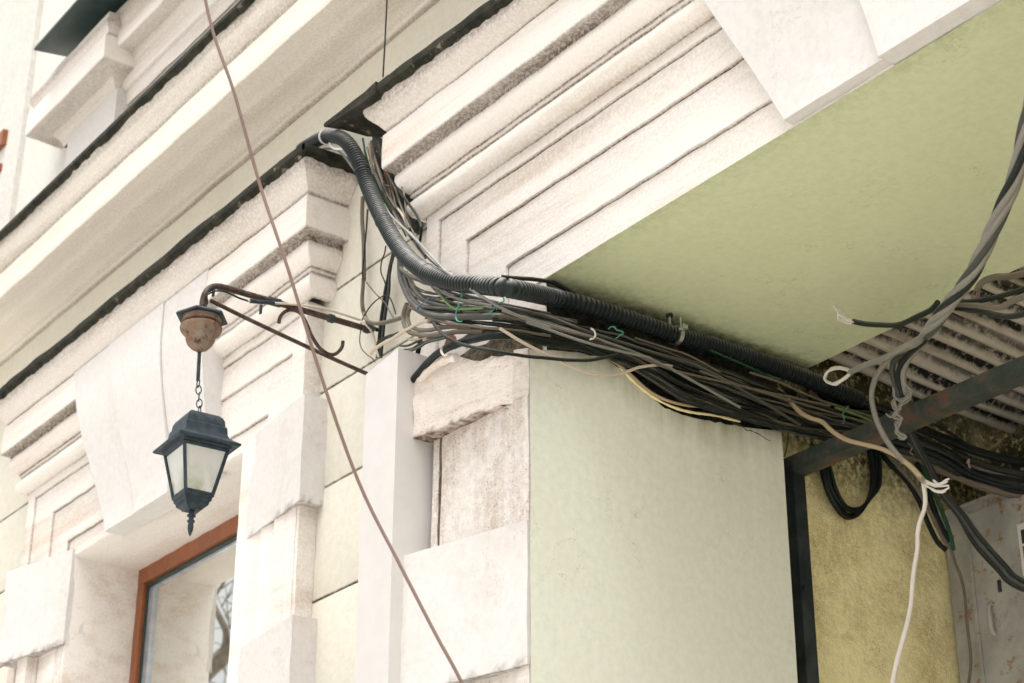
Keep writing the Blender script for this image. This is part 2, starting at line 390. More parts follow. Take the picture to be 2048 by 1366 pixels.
# mossy metal sheet bridging off the gateway cornice end
mb = MB(); q = [U(650, 262, 'z', 3.865), U(700, 215, 'z', 3.865), U(758, 283, 'z', 3.70), U(735, 262, 'z', 3.80), U(712, 268, 'z', 3.82), U(680, 268, 'z', 3.85)]
top = [(-5.30, 3.085, 3.872), (-4.95, 3.09, 3.875), (-4.93, 3.36, 3.875), (-5.12, 3.36, 3.872)]
bot = [(-5.30, 3.085, 3.855), (-4.95, 3.09, 3.82), (-4.93, 3.36, 3.70), (-5.12, 3.36, 3.80)]
mb.hexa([bot[0], bot[1], top[1], top[0], bot[3], bot[2], top[2], top[3]], 0, 4)
mb.build('end_flashing', M['flash'], pc, .008, 12)

# stepped architraves -------------------------------------------------
def archi(mb, steps, zb):
    """steps: (xL, xR, z, y, dirt) from outside in"""
    fine = []
    for a, b in zip(steps, steps[1:]):
        k = max(1, int(abs(a[2]-b[2])/.03))
        for j in range(k): fine.append(tuple(a[q]+(b[q]-a[q])*j/k for q in range(5)))
    fine.append(steps[-1])
    rows = []; d = []
    for xl, xr, z, y, dd in fine:
        n = 150; rows.append([(xl+(xr-xl)*i/n, y, z) for i in range(n+1)]); d.append(dd)
    mb.grid(rows, d)
    for s in (0, 1):
        rows = []
        for st in fine:
            rows.append([(st[s], st[3], zb+(st[2]-zb)*i/60) for i in range(61)])
        mb.grid(rows, [q[4]*.6 for q in fine])
def arch_steps(XL, XR, Z, y0=3.285):
    o = []
    ys = [(y0, y0), (y0+.001, y0+.001), (y0+.004, y0+.014), (y0+.016, y0+.016), (y0+.018, y0+.022)]
    o.append((XL[0], XR[0], Z[0], y0+.08, .4)); o.append((XL[0], XR[0], Z[0], y0, .2))
    e = .004
    for k in range(1, len(Z)):
        ya = o[-1][3]
        o.append((XL[k]-e, XR[k]+e, Z[k]+e, ya, .05))
        if k < len(Z)-1:
            o.append((XL[k], XR[k], Z[k], ya+.013, 1.))  # step line darkened: groove shadow painted in along with dirt
            o.append((XL[k]+e, XR[k]-e, Z[k]-e, ya+.009, .2))
    return o
mb = MB(); Zw = [3.345, 3.304, 3.165, 2.972, 2.880]
st = arch_steps([-8.272, -8.19, -7.976, -7.79, -7.712], [-5.697, -5.755, -5.81, -5.99, -6.192], Zw)
st.append((-7.712, -6.192, 2.876, 3.33, .1)); st.append((-7.712, -6.192, 2.876, 3.66, .15))
archi(mb, st, G0)
# curved hood of the frieze between steps is textured plaster
wa = mb.build('window_architrave', M['mould'], B, .0032, 11)
mb = MB(); Zp = [3.345, 3.299, 3.152, 2.962, 2.836]
st = arch_steps([-4.885, -4.81, -4.652, -4.436, J], [-.1, -.17, -.33, -.54, -.75], Zp, 3.283)
st.append((J, -.75, 2.834, 3.31, .2))
archi(mb, st, 2.45)
pa = mb.build('gateway_architrave', M['mould'], B, .0032, 11)

# keystones ------------------------------------------------------------
def key(name, tops, bots, yb, yt=3.165, zt=3.712, m='key'):
    """tops/bots: (x0,x1) ; the stone leans out from the wall towards its top"""
    mb = MB(); N = 14; rows = []; L = []; Rr = []
    for j in range(N+1):
        t = j/N; z = bots[2]+(zt-bots[2])*t
        y = yb+(yt-yb)*sm(0, .82, t)**.9
        a = bots[0]+(tops[0]-bots[0])*t; b = bots[1]+(tops[1]-bots[1])*t
        rows.append([(a+(b-a)*i/6, y, z) for i in range(7)]); L.append((a, y, z)); Rr.append((b, y, z))
    mb.grid(rows)
    mb.grid([L, [(x, 3.36, z) for x, y, z in L]]); mb.grid([Rr, [(x, 3.36, z) for x, y, z in Rr]])
    mb.grid([rows[0], [(x, 3.36, z) for x, y, z in rows[0]]]); mb.grid([rows[-1], [(x, 3.36, z) for x, y, z in rows[-1]]])
    return mb.build(name, M[m], B, .0015, 5)
key('keystone', (-7.61, -7.235), (-7.305, -7.004, 2.866), 3.262, 3.166)
key('keystone', (-7.231, -6.712), (-7.0, -6.70, 2.858), 3.250, 3.160)
key('keystone', (-6.708, -6.33), (-6.696, -6.40, 2.866), 3.262, 3.166)
key('keystone', (-3.50, -2.90), (-3.116, -2.742, 2.846), 3.272, 3.19)
key('keystone', (-2.896, -2.12), (-2.738, -2.28, 2.838), 3.245, 3.18)
key('keystone', (-2.116, -1.5), (-2.276, -1.88, 2.846), 3.272, 3.19)

# quoin blocks ---------------------------------------------------------
def block(name, xa, ya, xb_, yb_, z0, z1, m='block', back=3.34, wob=.0035, dirt_shade=0., z0r=None, z1r=None):
    mb = MB(); z0r = z0 if z0r is None else z0r; z1r = z1 if z1r is None else z1r
    e = .006
    mb.hexa([(xa, ya, z0), (xb_, yb_, z0r), (xb_, yb_, z1r), (xa, ya, z1), (xa, back, z0), (xb_, back, z0r), (xb_, back, z1r), (xa, back, z1)], dirt_shade, 14, .62)
    return mb.build(name, M[m], B, wob, 9)
for k in range(5):
    dz = -.86*k
    if k > 2: break
    block('quoin_block', -8.20, 3.195, -7.714, 3.300, 2.467+dz, 2.912+dz, back=3.40)
    block('quoin_block', -6.198, 3.322, -5.634, 3.257, 2.497+dz, 2.925+dz, back=3.40)
    block('quoin_block', -4.745, 3.118, J-.002, 3.232, 1.555+dz, 2.0+dz, back=3.245)
# window side pilasters between blocks: rough hollow face plus raised fillets
mb = MB(); mb.box((-8.16, 3.308, G0), (-7.735, 3.36, 2.60), .1, (6, 1, 60)); mb.build('side_pilaster', M['rough'], B, .004, 10)
mb = MB(); mb.box((-6.17, 3.315, G0), (-5.70, 3.36, 2.60), .1, (6, 1, 60)); mb.build('side_pilaster', M['rough'], B, .004, 10)
mb = MB(); mb.box((-5.86, 3.287, G0), (-5.675, 3.36, 2.60), .12, (3, 1, 60)); mb.build('pilaster_fillet', M['mould'], B, .004, 12)
mb = MB(); mb.box((-8.10, 3.255, G0), (-7.99, 3.36, 2.60), .12, (3, 1, 60)); mb.build('pilaster_fillet', M['mould'], B, .004, 12)

# gateway pier ---------------------------------------------------------
mb = MB()
mb.hexa([(-4.745, 3.204, G0), (J-.006, 3.241, G0), (J-.006, 3.241, 2.560), (-4.70, 3.208, 2.60), (-4.745, 3.42, G0), (J-.006, 3.42, G0), (J-.006, 3.42, 2.562), (-4.70, 3.42, 2.62)], .12, 26)
pier = mb.build('gateway_pier', M['rough'], B, .004, 11)
mb = MB(); mb.box((-4.666, 3.2055, G0), (-4.660, 3.24, 2.42), .6, (1, 1, 60)); mb.build('pier_groove', M['brown'], B, .004, 11)
# upper broken block
mb = MB(); zt = [2.615, 2.66, 2.675, 2.665, 2.650, 2.625, 2.60, 2.585, 2.588, 2.575]; n = len(zt)-1; rows = []
for j in range(15):
    row = []
    for i in range(n*2+1):
        t = i/(n*2); k = t*n; a = int(min(k, n-1)); ztop = zt[a]+(zt[a+1]-zt[a])*(k-a)
        x = -4.729+(-4.345+4.729)*t; y = 3.143+.18*(x+4.729)
        row.append(Vector((x, y+(.03 if j == 14 else 0), 2.405+(ztop-2.405)*min(j, 13)/13)))
    rows.append(row)
dd = [.1]+[0]*11+[.3, .7, .9]
mb.grid(rows, dd[:15])
mb.grid([[Vector((p.x, p.y+.15*q/3+.0, p.z+(.008 if q == 3 else 0))) for p in rows[0]] for q in range(4)], [.75, 1, 1, 1])
mb.grid([[Vector((rows[j][-1].x+.045*q/2, rows[j][-1].y+(.026)*q/2, rows[j][-1].z)) for q in range(3)] for j in range(15)], dd)
mb.build('broken_pier_block', M['ledge'], B, .006, 14)
mb = MB(); mb.hexa([(-4.30, 3.229, 2.41), (J-.003, 3.2395, 2.41), (J-.003, 3.2395, 2.566), (-4.30, 3.229, 2.585), (-4.30, 3.3, 2.41), (J-.003, 3.26, 2.41), (J-.003, 3.26, 2.566), (-4.30, 3.3, 2.585)], .15, 8)
mb.build('pier_corner_strip', M['ledge'], B, .004, 16)
# dark drip line under the upper block
mb = MB(); mb.box((-4.80, 3.262, 2.55), (J-.02, 3.45, 2.70), .75, (20, 1, 8)); mb.build('pier_core', M['brown'], B, .012, 18)

# passage --------------------------------------------------------------
# jamb sheet with its broken top edge
top = [(1062, 700), (1100, 700), (1150, 704), (1210, 716), (1245, 742), (1285, 782), (1330, 816), (1380, 834), (1440, 846), (1500, 856), (1563, 862)]
tp = [U(a, b, 'x', J) for a, b in top]
te = []
for a, b in zip(tp, tp[1:]):
    for q in range(6):
        p = a.lerp(b, q/6); te.append(Vector((0, p.y, p.z+noise.noise(Vector((p.y*40, 0, 3)))*.006)))
te.append(tp[-1])
ys = [p.y for p in te]; ys[0] = 3.2425
def jambgrid(xo, wave=0):
    rows = []
    for j in range(25):
        t = (j/24)
        rows.append([Vector((xo, ys[i], G0+(te[i].z-G0)*(1-(1-t)**1.6) if False else G0+(te[i].z-G0)*(1-(1-t)**2))) for i in range(len(te))])
    return rows
mb = MB(); g = jambgrid(J); dj = [0]*20+[.03, .07, .14, .26, .5]
mb.grid(g, dj)
mb.grid([g[-1], [p+Vector((-.05, 0, .006)) for p in g[-1]]], [.3, .8])
mb.grid([[q[-1] for q in g], [q[-1]+Vector((-.05, 0, 0)) for q in g]])
jb = mb.build('gateway_jamb', M['jamb'], B, .0016, 4)
at = jb.data.attributes['dirt_shade'].data
for v in jb.data.vertices:
    k = min(range(len(te)), key=lambda i: abs(te[i].y-v.co.y)); dz = te[k].z-v.co.z
    a = .50*max(0, 1-dz/.12)**1.4+.20*max(0, 1-dz/.42)*sm(3.4, 4.2, v.co.y)
    at[v.index].value = a*sm(3.25, 3.5, v.co.y)
# crack with its cavities under the torn edge
mb = MB(); ck = [U(a, b, 'x', J+.001) for a, b in px('E', [(10,725),(80,745),(130,775),(175,800),(200,835),(260,850),(305,885),(360,905),(400,940),(455,955),(520,985),(560,1015),(600,1030)])]
pp = spline(ck, .006); mb.tube(pp, [.0012+.006*max(0, noise.noise(p*16+Vector((0, 3, 0))))**1.2 for p in pp], 5); mb.build('plaster_crack', M['hollow_shade'], jb, .004, 40)
# lighter torn lip of plaster
mb = MB(); lip = [U(a, b, 'x', J+.003) for a, b in ((1195, 704), (1230, 722), (1262, 758), (1300, 790), (1340, 812), (1380, 824), (1430, 831), (1480, 843))]
pp = spline(lip, .01); mb.tube(pp, [.0045+noise.noise(p*30)*.003 for p in pp], 6); mb.build('torn_plaster_lip', M['yellow'], jb)
mb = MB(); mb.box((-4.40, 3.345, 2.0), (J-.045, 4.33, 2.828), .8, (4, 30, 16)); mb.build('jamb_hollow', M['hollow_shade'], B, .02, 14)  # recess back in near black, the void's shade painted into its colour
mb = MB()
mb.box((-4.9, W+.3, G0), (J-.06, 4.325, 2.3), 0); mb.build('jamb_core', M['brown'], B)
# soffit
mb = MB(); rows = []
for j in range(31):
    y = 3.303+(4.455-3.303)*j/30
    rows.append([(-4.33+(3.65)*i/70, y, 2.832) for i in range(71)])
mb.grid(rows)
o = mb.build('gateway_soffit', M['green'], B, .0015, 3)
at = o.data.attributes['dirt_shade'].data
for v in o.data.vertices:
    dx = v.co.x-J; at[v.index].value = .6*max(0, 1-(dx-.02)/.17)**2.2*sm(3.25, 3.6, v.co.y)+.22*max(0, 1-(v.co.y-3.3)/.12)**2  # darker beside the conduit: soot stain with shadow painted in
mb = MB(); mb.box((-4.5, 3.345, 2.838), (-.1, 4.452, 3.80), 0, (2, 1, 1)); mb.build('gateway_lintel', M['green'], B)
mb = MB(); mb.box((-.75, 3.24, G0), (2, 4.45, 2.836), 0, (3, 3, 12)); mb.box((-.1, 3.37, 2.836), (2, 4.4, 4.6)); mb.build('gateway_far_pier', M['block'], B, .002, 5)
# rear yard walls
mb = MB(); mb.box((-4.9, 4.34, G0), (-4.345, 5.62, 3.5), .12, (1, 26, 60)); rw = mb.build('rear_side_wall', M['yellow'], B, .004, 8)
def soot_shade(o, z0, z1):  # blackens wall tops: the dark under the roof painted in with soot
    at = o.data.attributes['dirt_shade'].data
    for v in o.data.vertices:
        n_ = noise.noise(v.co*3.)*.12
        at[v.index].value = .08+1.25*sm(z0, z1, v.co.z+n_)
soot_shade(rw, 2.38, 2.75)
mb = MB(); mb.box((-4.8, 5.60, G0), (2, 5.85, 3.5), .1, (60, 1, 50)); soot_shade(mb.build('rear_end_wall', M['yellow'], B, .004, 8), 2.35, 2.7)
mb = MB(); mb.box((-4.8, 4.46, 3.5), (2, 5.85, 3.6)); mb.build('added_shade_slab', M['hollow_shade'], B)  # unseen slab added to keep the space above the roof dark

# window ----------------------------------------------------------------
win = empty('window', (-6.95, 3.63, 1.2), None, None); win.parent = B
x0, x1, zt_ = -7.712, -6.192, 2.88; YW = 3.632
mb = MB(); mb.box((x0-.02, YW, zt_-.078), (x1+.02, YW+.06, zt_+.02)); mb.box((x0-.02, YW+.001, .8), (x0+.060, YW+.06, zt_-.079)); mb.box((x1-.060, YW+.001, .8), (x1+.02, YW+.06, zt_-.079)); mb.box((x0-.02, YW, .72), (x1+.02, YW+.06, .8))
fr = mb.build('frame', M['wframe'], win, .0008, 9)
mb = MB(); a, b = x0+.060, x1-.060
mb.box((a, YW+.018, zt_-.095), (b, YW+.05, zt_-.079)); mb.box((a, YW+.018, .8), (a+.014, YW+.05, zt_-.096)); mb.box((b-.014, YW+.018, .8), (b, YW+.05, zt_-.096)); mb.build('gasket', M['gasket'], fr)
mb = MB(); mb.box((a+.015, YW+.026, .8), (a+.055, YW+.05, zt_-.11)); mb.box((b-.055, YW+.026, .8), (b-.015, YW+.05, zt_-.11)); mb.box((a+.015, YW+.03, zt_-.109), (b-.015, YW+.05, zt_-.097)); mb.build('glazing_bead', M['alu'], fr)
mb = MB(); mb.box((a+.015, YW+.040, .8), (b-.015, YW+.044, zt_-.1)); mb.build('glass_pane', M['glass'], win)
mb = MB(); mb.box((a, YW+.14, .7), (b, YW+.15, 2.95)); mb.build('blind', M['curtain'], win)
# masonry reveals of the window opening
mb = MB(); mb.box((-8.1, 3.37, G0), (x0-.004, 3.75, 3.9), .05, (2, 4, 50)); mb.box((x1, 3.37, G0), (-5.72, 3.75, 3.9), .05, (2, 4, 50))
mb.build('window_reveal', M['block'], B, .002, 6)
mb = MB(); mb.box((x0-.1, 3.335, 2.878), (x1+.1, 3.75, 3.3), .1, (20, 6, 1)); mb.build('window_head', M['mould'], B, .002, 6)

# string course and upper sill -------------------------------------------
STR = [(3.36, 4.775, 0), (3.01, 4.735, .2), (3.005, 4.690, .9), (3.012, 4.672, .8), (3.02, 4.640, .3), (3.03, 4.60, .25), (3.045, 4.565, .3), (3.052, 4.545, .6), (3.052, 4.537, .2), (3.048, 4.528, 0), (3.048, 4.392, .0),
       (3.052, 4.384, .2), (3.10, 4.386, .25), (3.17, 4.388, .2), (3.19, 4.380, .35), (3.23, 4.378, .2), (3.30, 4.374, .1), (3.322, 4.366, .3), (3.330, 4.356, .1), (3.345, 4.352, .5), (3.36, 4.352, .5)]  # undersides darkened too, dirt and painted shade together
mb = MB(); moulding(mb, STR, -13, 1, seg=.05); stc = mb.build('string_course', M['soft'], B, .004, 5)
mb = MB(); rows = [[] for _ in range(4)]
for i in range(500):
    x = -13+i*.025; j = noise.noise(Vector((x*4, 0, 1)))*.010+noise.noise(Vector((x*19, 2, 4)))*.006
    rows[0].append((x, 3.3, 4.778)); rows[1].append((x, 2.992, 4.740)); rows[2].append((x, 2.986, 4.710+j*.7)); rows[3].append((x, 3.006, 4.684+j*1.4))
mb.grid(rows); mb.build('flashing', M['flash'], stc)
# sill of the upper window with its bracket
SIL = [(3.36, 5.80, 0), (3.16, 5.775, .3), (3.15, 5.72, .6), (3.155, 5.69, .3), (3.17, 5.66, .2), (3.165, 5.645, .5), (3.15, 5.63, .1), (3.148, 5.50, 0), (3.152, 5.487, .4), (3.20, 5.485, .5), (3.26, 5.48, .3), (3.30, 5.43, .2), (3.31, 5.40, .1)]
mb = MB()
moulding(mb, SIL, -8.45, -7.80, retL=W, retR=W, mitL=1, mitR=1)
up = mb.build('sill_bracket', M['mould'], B, .004, 7)
mb = MB(); mb.box((-8.34, 3.29, 4.7), (-7.76, 3.37, 5.42), 0, (5, 1, 6)); mb.build('bracket_shaft', M['block'], up, .002, 5)
SIL2 = [(3.36, 5.86, 0), (3.22, 5.83, .5), (3.215, 5.78, .4), (3.225, 5.73, .3), (3.235, 5.70, .3), (3.22, 5.68, .1), (3.22, 5.585, .0), (3.225, 5.578, .3), (3.30, 5.575, .35), (3.32, 5.50, .2), (3.325, 5.42, .1), (3.34, 5.41, .3), (3.35, 5.33, .1)]
mb = MB(); moulding(mb, SIL2, -7.85, -4.5, seg=.1); sil = mb.build('upper_sill', M['mould'], B, .004, 7)
mb = MB(); mb.hexa([(-8.30, 3.02, 5.83), (-4.5, 3.02, 5.83), (-4.5, 3.02, 5.845), (-8.30, 3.02, 5.845), (-8.30, 3.36, 5.90), (-4.5, 3.36, 5.90), (-4.5, 3.36, 5.915), (-8.30, 3.36, 5.915)], 0, 6); mb.build('drip_sheet', M['gasket'], sil, .006, 3)
mb = MB(); mb.box((-9.7, 3.30, 5.89), (-9.38, 3.36, 5.99)); mb.box((-9.7, 3.31, 5.72), (-9.40, 3.36, 5.77)); mb.build('upper_window_frame', M['wframe'], B, .003, 9)

# ================================================================ THINGS ON THE FACADE
# white cable duct
mb = MB(); xa, xb_ = -4.921, -4.729
mb.hexa([(xa, 3.077, G0), (xb_, 3.077, G0), (xb_, 3.077, 2.712), (xa, 3.077, 2.686), (xa, 3.36, G0), (xb_, 3.36, G0), (xb_, 3.36, 2.712), (xa, 3.36, 2.686)], 0, 5)
tag(mb.build('cable_duct', M['duct'], None, .0008, 4), 'tall white boxed cable duct on the wall beside the gateway pier', 'cable duct')
# gate frame: post and beam --------------------------------------------
gf = empty('gate_frame', (-4.29, 4.42, G0), 'dark steel post with a rusty green square beam across the passage', 'gate frame')
mb = MB(); mb.box((-4.318, 4.40, G0), (-4.262+.0, 4.456, 2.472)); mb.box((-4.258, 4.40, 2.02), (-4.245, 4.41, 2.035))
mb.build('post', M['post'], gf, .0015, 6)
mb = MB(); bl = U(1573, 915, 'y', 4.40); zb = bl.z
N = 40; rows = []
for i in range(N+1):
    x = -4.318+(3.4)*i/N
    rows.append([Vector((x, 4.40, zb)), Vector((x, 4.40, zb-.062)), Vector((x, 4.462, zb-.062)), Vector((x, 4.462, zb))])
idx = mb.grid(rows, close=True); mb.f.append(tuple(idx[0])); mb.f.append(tuple(idx[-1]))
mb.build('beam', M['beam'], gf, .0012, 9)

# corrugated roof --------------------------------------------------------
mb = MB(); rows = []; NX = 640; drt = []
for j in range(25):
    y = 4.47+1.13*j/24; row = []
    for i in range(NX+1):
        x = -4.30+4.0*i/NX
        c = math.sin(x*2*math.pi/.088)
        q = 1 if c >= 0 else -1
        row.append((x, y, 2.945-(y-4.47)*.035+.017*q*abs(c)**.7+noise.noise(Vector((x*3, y*2, 0)))*.01))
        drt.append(sm(-.35, .45, c*.9+noise.noise(Vector((x*2.2, y*1.6, 5)))*1.0+noise.noise(Vector((x*9, y*1.2, 9)))*.5)*1.0)
    rows.append(row)
mb.grid(rows); mb.d = drt
tag(mb.build('corrugated_roof', M['roof']), 'grimy corrugated sheet roof behind the green soffit', 'roof')

# metal cabinet ----------------------------------------------------------
cab = empty('electrical_cabinet', (-4.2, 5.2600, 1.0), 'rust spotted gray steel electrical cabinet under the tangle of cables', 'cabinet')
c0 = U(1887, 1034, 'y', 5.2400); c1 = U(2008, 987, 'y', 5.2400)
ct = c0.z
mb = MB(); mb.box((c0.x, 5.2400, .4), (c0.x+.9, 5.55, ct)); mb.box((c0.x-.008, 5.2200, ct), (c0.x+.93, 5.56, ct+.012)); mb.build('body', M['cab'], cab, .001, 5)
d0 = U(1950, 1150, 'y', 5.2300).x
mb = MB(); mb.box((d0, 5.2240, .45), (d0+.55, 5.2390, ct-.03)); mb.box((d0-.012, 5.2160, .44), (d0+.002, 5.2410, ct-.02)); dr = mb.build('door', M['cab'], cab, .001, 5)
hp = U(1986, 1237, 'y', 5.2200)
mb = MB(); pts = spline([hp+Vector((0, .004, .055)), hp+Vector((0, -.014, .045)), hp+Vector((0, -.018, 0)), hp+Vector((0, -.014, -.045)), hp+Vector((0, .004, -.055))], .008); mb.tube(pts, .009, 8)
mb.build('handle', M['cab'], dr)
hq = U(1999, 1172, 'y', 5.2220); mb = MB(); mb.box((hq.x-.007, 5.2200, hq.z-.022), (hq.x+.007, 5.2260, hq.z+.022)); mb.build('keyhole_plate', M['black_m'], dr)
mb = MB(); lp = U(2036, 1066, 'y', 5.2180); mb.box((lp.x, 5.2170, lp.z-.16), (lp.x+.3, 5.2220, lp.z+.03)); sg = mb.build('sign_plate', M['label_w'], cab)
mb = MB(); mb.box((lp.x+.015, 5.2140, lp.z-.045), (lp.x+.29, 5.2165, lp.z+.005)); mb.build('sign_band', M['black_m'], sg)
mb = MB(); mb.box((lp.x+.015, 5.2140, lp.z-.11), (lp.x+.29, 5.2165, lp.z-.055)); mb.build('sign_band', M['label_r'], sg)

# ---------------------------------------------------------------- lamp bracket and lantern
AX = -5.341
def ux(reg, pts, v=AX): return [U(a, b, 'x', v) for a, b in px(reg, pts)]
br = empty('lamp_bracket', U(745, 660, 'y', W), 'rusty iron lamp bracket of arm, brace and scroll on the wall', 'lamp bracket')
mb = MB(); arm = spline(ux('P', [(750, 663), (700, 648), (620, 625), (560, 607), (500, 590), (460, 578), (438, 573), (422, 575), (411, 586), (406, 602), (404, 626)]), .006)
mb.tube(arm, .0115, 14); mb.build('arm', M['rust'], br)
mb = MB(); bp = spline(ux('P', [(421, 601), (500, 640), (600, 687), (665, 717), (735, 748)]), .02); mb.tube(bp, .0075, 10); mb.build('brace', M['rust'], br)
mb = MB(); sp = spline(ux('Z', [(470, 157), (478, 120), (505, 85), (545, 68), (590, 75), (630, 105), (665, 175), (700, 255), (745, 322), (800, 365), (845, 372), (880, 350), (902, 318), (908, 282)]), .006); mb.tube(sp, .0068, 10); mb.build('scroll', M['rust'], br)
cx, cy = -5.357, 2.672
def lathe(mb, prof, c, n=28):
    mb.grid([[(c[0]+rr*math.cos(2*math.pi*k/n), c[1]+rr*math.sin(2*math.pi*k/n), z) for k in range(n)] for rr, z in prof], close=True)
mb = MB(); zc = 2.950
mb.grid([[(cx+rr*math.cos(math.pi/3*k+.35), cy+rr*math.sin(math.pi/3*k+.35), z) for k in range(6)] for rr, z in ((.001, zc+.024), (.03, zc+.022), (.088, zc+.006), (.094, zc-.002), (.092, zc-.006), (.06, zc-.004), (.001, zc-.003))], close=True)
mb.build('cap_plate', M['iron'], br, ang=20)
mb = MB(); lathe(mb, [(.001, zc-.004), (.068, zc-.004), (.069, zc-.022), (.060, zc-.026), (.001, zc-.026)], (cx, cy)); mb.build('collar', M['bowl'], br)
mb = MB(); z1 = zc-.032; lathe(mb, [(.001, z1), (.066, z1), (.073, z1-.006), (.073, z1-.014), (.067, z1-.026), (.055, z1-.036), (.051, z1-.042), (.050, z1-.056), (.043, z1-.072), (.030, z1-.086), (.014, z1-.095), (.009, z1-.100), (.001, z1-.102)], (cx, cy)); mb.build('bowl', M['bowl'], br, .001, 20)
for t0, t1, rr in ((.04, .06, .0155), (.235, .25, .0155), (.515, .56, .0150)):
    n0, n1 = int(t0*len(arm)), int(t1*len(arm))
    mb = MB(); mb.tube(arm[n0:n1+2], rr+.001, 12); mb.build('tape_wrap', M['black_m'], br)
def tab(c, dz, dx=.0):
    mb = MB(); c = Vector(c); mb.box(c+Vector((-.006, -.003, -dz)), c+Vector((.006, .003, 0))); return mb
tab(ux('P', [(522, 610)])[0], .035).build('tape_tail', M['iron'], br)
tab(ux('P', [(432, 583)])[0]+Vector((.004, -.012, .01)), .035).build('tape_tail', M['iron'], br)
# lantern
lx, ly = -5.338, 2.683
ln = empty('hanging_lantern', (lx, ly, 2.25), 'blue black square lantern with grimy panes hanging by a chain', 'lantern')
ch = MB(); top = Vector((cx+.002, cy, z1-.098)); ch.tube(spline([top, Vector((cx+.004, cy+.002, 2.71))], .02), .0065, 8)
ch.build('rod', M['iron'], ln)
ca, cb = Vector((cx+.005, cy+.002, 2.712)), Vector((lx+.002, ly, 2.582))
n = 5
for i in range(n):
    mb = MB(); c = ca.lerp(cb, (i+.5)/n); hh = (ca-cb).length/n*.62; ww = .0095
    a = i*1.35; ax = Vector((math.cos(a), math.sin(a), 0))
    pts = [c+ax*ww*math.cos(t*math.pi/8)+Vector((0, 0, hh*math.sin(t*math.pi/8))) for t in range(17)]
    mb.tube(pts, .0022, 6); mb.build('chain_link', M['iron'], ln)
LA = R(-4)
def sq(mb, prof, rot=LA, c=(lx, ly)):
    """prof: (half side, z); square section with slightly rounded corners"""
    rows = []
    for a, z in prof:
        row = []
        for qx, qy in ((1, -1), (1, 1), (-1, 1), (-1, -1)):
            x, y = qx*a, qy*a; row.append((c[0]+x*math.cos(rot)-y*math.sin(rot), c[1]+x*math.sin(rot)+y*math.cos(rot), z))
        rows.append(row)
    mb.grid(rows, close=True)
mb = MB(); ze = 2.453
sq(mb, [(.001, 2.580), (.026, 2.579), (.029, 2.572), (.050, 2.568), (.060, 2.558), (.066, 2.545), (.068, 2.525), (.072, 2.522), (.074, 2.512), (.075, 2.495), (.080, 2.482), (.092, 2.472), (.107, ze+.009), (.111, ze+.006), (.111, ze), (.106, ze-.003), (.088, ze-.003), (.085, ze-.010), (.080, ze-.010), (.079, ze-.02), (.001, ze-.02)])
mb.build('roof', M['iron'], ln, ang=25)
zb_ = 2.285; ht, hb = .078, .048
def cor(qx, qy, t, inset=0.):
    a = hb+(ht-hb)*t-inset; x, y = qx*a, qy*a
    return Vector((lx+x*math.cos(LA)-y*math.sin(LA), ly+x*math.sin(LA)+y*math.cos(LA), zb_+(ze-.012-zb_)*t))
CS = ((1, -1), (1, 1), (-1, 1), (-1, -1))
mb = MB()
for k in range(4):
    a, b = CS[k], CS[(k+1) % 4]
    mb.tube([cor(*a, 0), cor(*a, .5), cor(*a, 1)], .0072, 4)
    for t in (.0, 1.): mb.tube([cor(*a, t), cor(*a, t).lerp(cor(*b, t), .5), cor(*b, t)], .0065, 4)
mb.build('glazing_bars', M['iron'], ln, ang=20)
for k in range(4):
    a, b = CS[k], CS[(k+1) % 4]; mb = MB()
    p = [cor(*a, .0, .002), cor(*b, .0, .002), cor(*b, 1, .002), cor(*a, 1, .002)]
    nrm = (p[1]-p[0]).cross(p[3]-p[0]).normalized()*.0015
    mb.hexa([q+nrm for q in p]+[q-nrm for q in p], 0, 1); mb.build('pane', M['frost'], ln)
mb = MB(); sq(mb, [(.001, zb_+.004), (.052, zb_+.003), (.053, zb_-.008), (.048, zb_-.012), (.047, zb_-.022), (.042, zb_-.026), (.040, zb_-.036), (.028, zb_-.046), (.024, zb_-.052), (.001, zb_-.053)]); mb.build('base', M['iron'], ln, ang=25)
mb = MB(); z2 = zb_-.052; lathe(mb, [(.009, z2+.004), (.009, z2-.012), (.014, z2-.014), (.015, z2-.019), (.009, z2-.023), (.008, z2-.03), (.013, z2-.034), (.013, z2-.038), (.008, z2-.044), (.010, z2-.052), (.009, z2-.066), (.004, z2-.083), (.001, z2-.088)], (lx, ly), 16); mb.build('finial', M['iron'], ln)

# ================================================================ CABLES
BUN = 'cables strung round the gateway corner'
def cable(name, pts, rad, m, label, cat='cable', group=None, smooth_=.012, n=8, wob=0.):
    mb = MB(); sp_ = spline(pts, smooth_)
    if wob: sp_ = [p+noise.noise_vector(p*14)*wob for p in sp_]
    if hasattr(rad, '__len__'): rr = [rad[0]+(rad[1]-rad[0])*i/(len(sp_)-1) for i in range(len(sp_))]
    else: rr = rad
    mb.tube(sp_, rr, n); o = mb.build(name, M[m] if isinstance(m, str) else m, None, ang=60)
    return tag(o, label, cat, group)
def DP(reg, pts, off=0.):
    out = []
    for p, q in zip(px(reg, pts), pts):
        out.append(dep(*p, q[2] if len(q) > 2 else off))
    return out
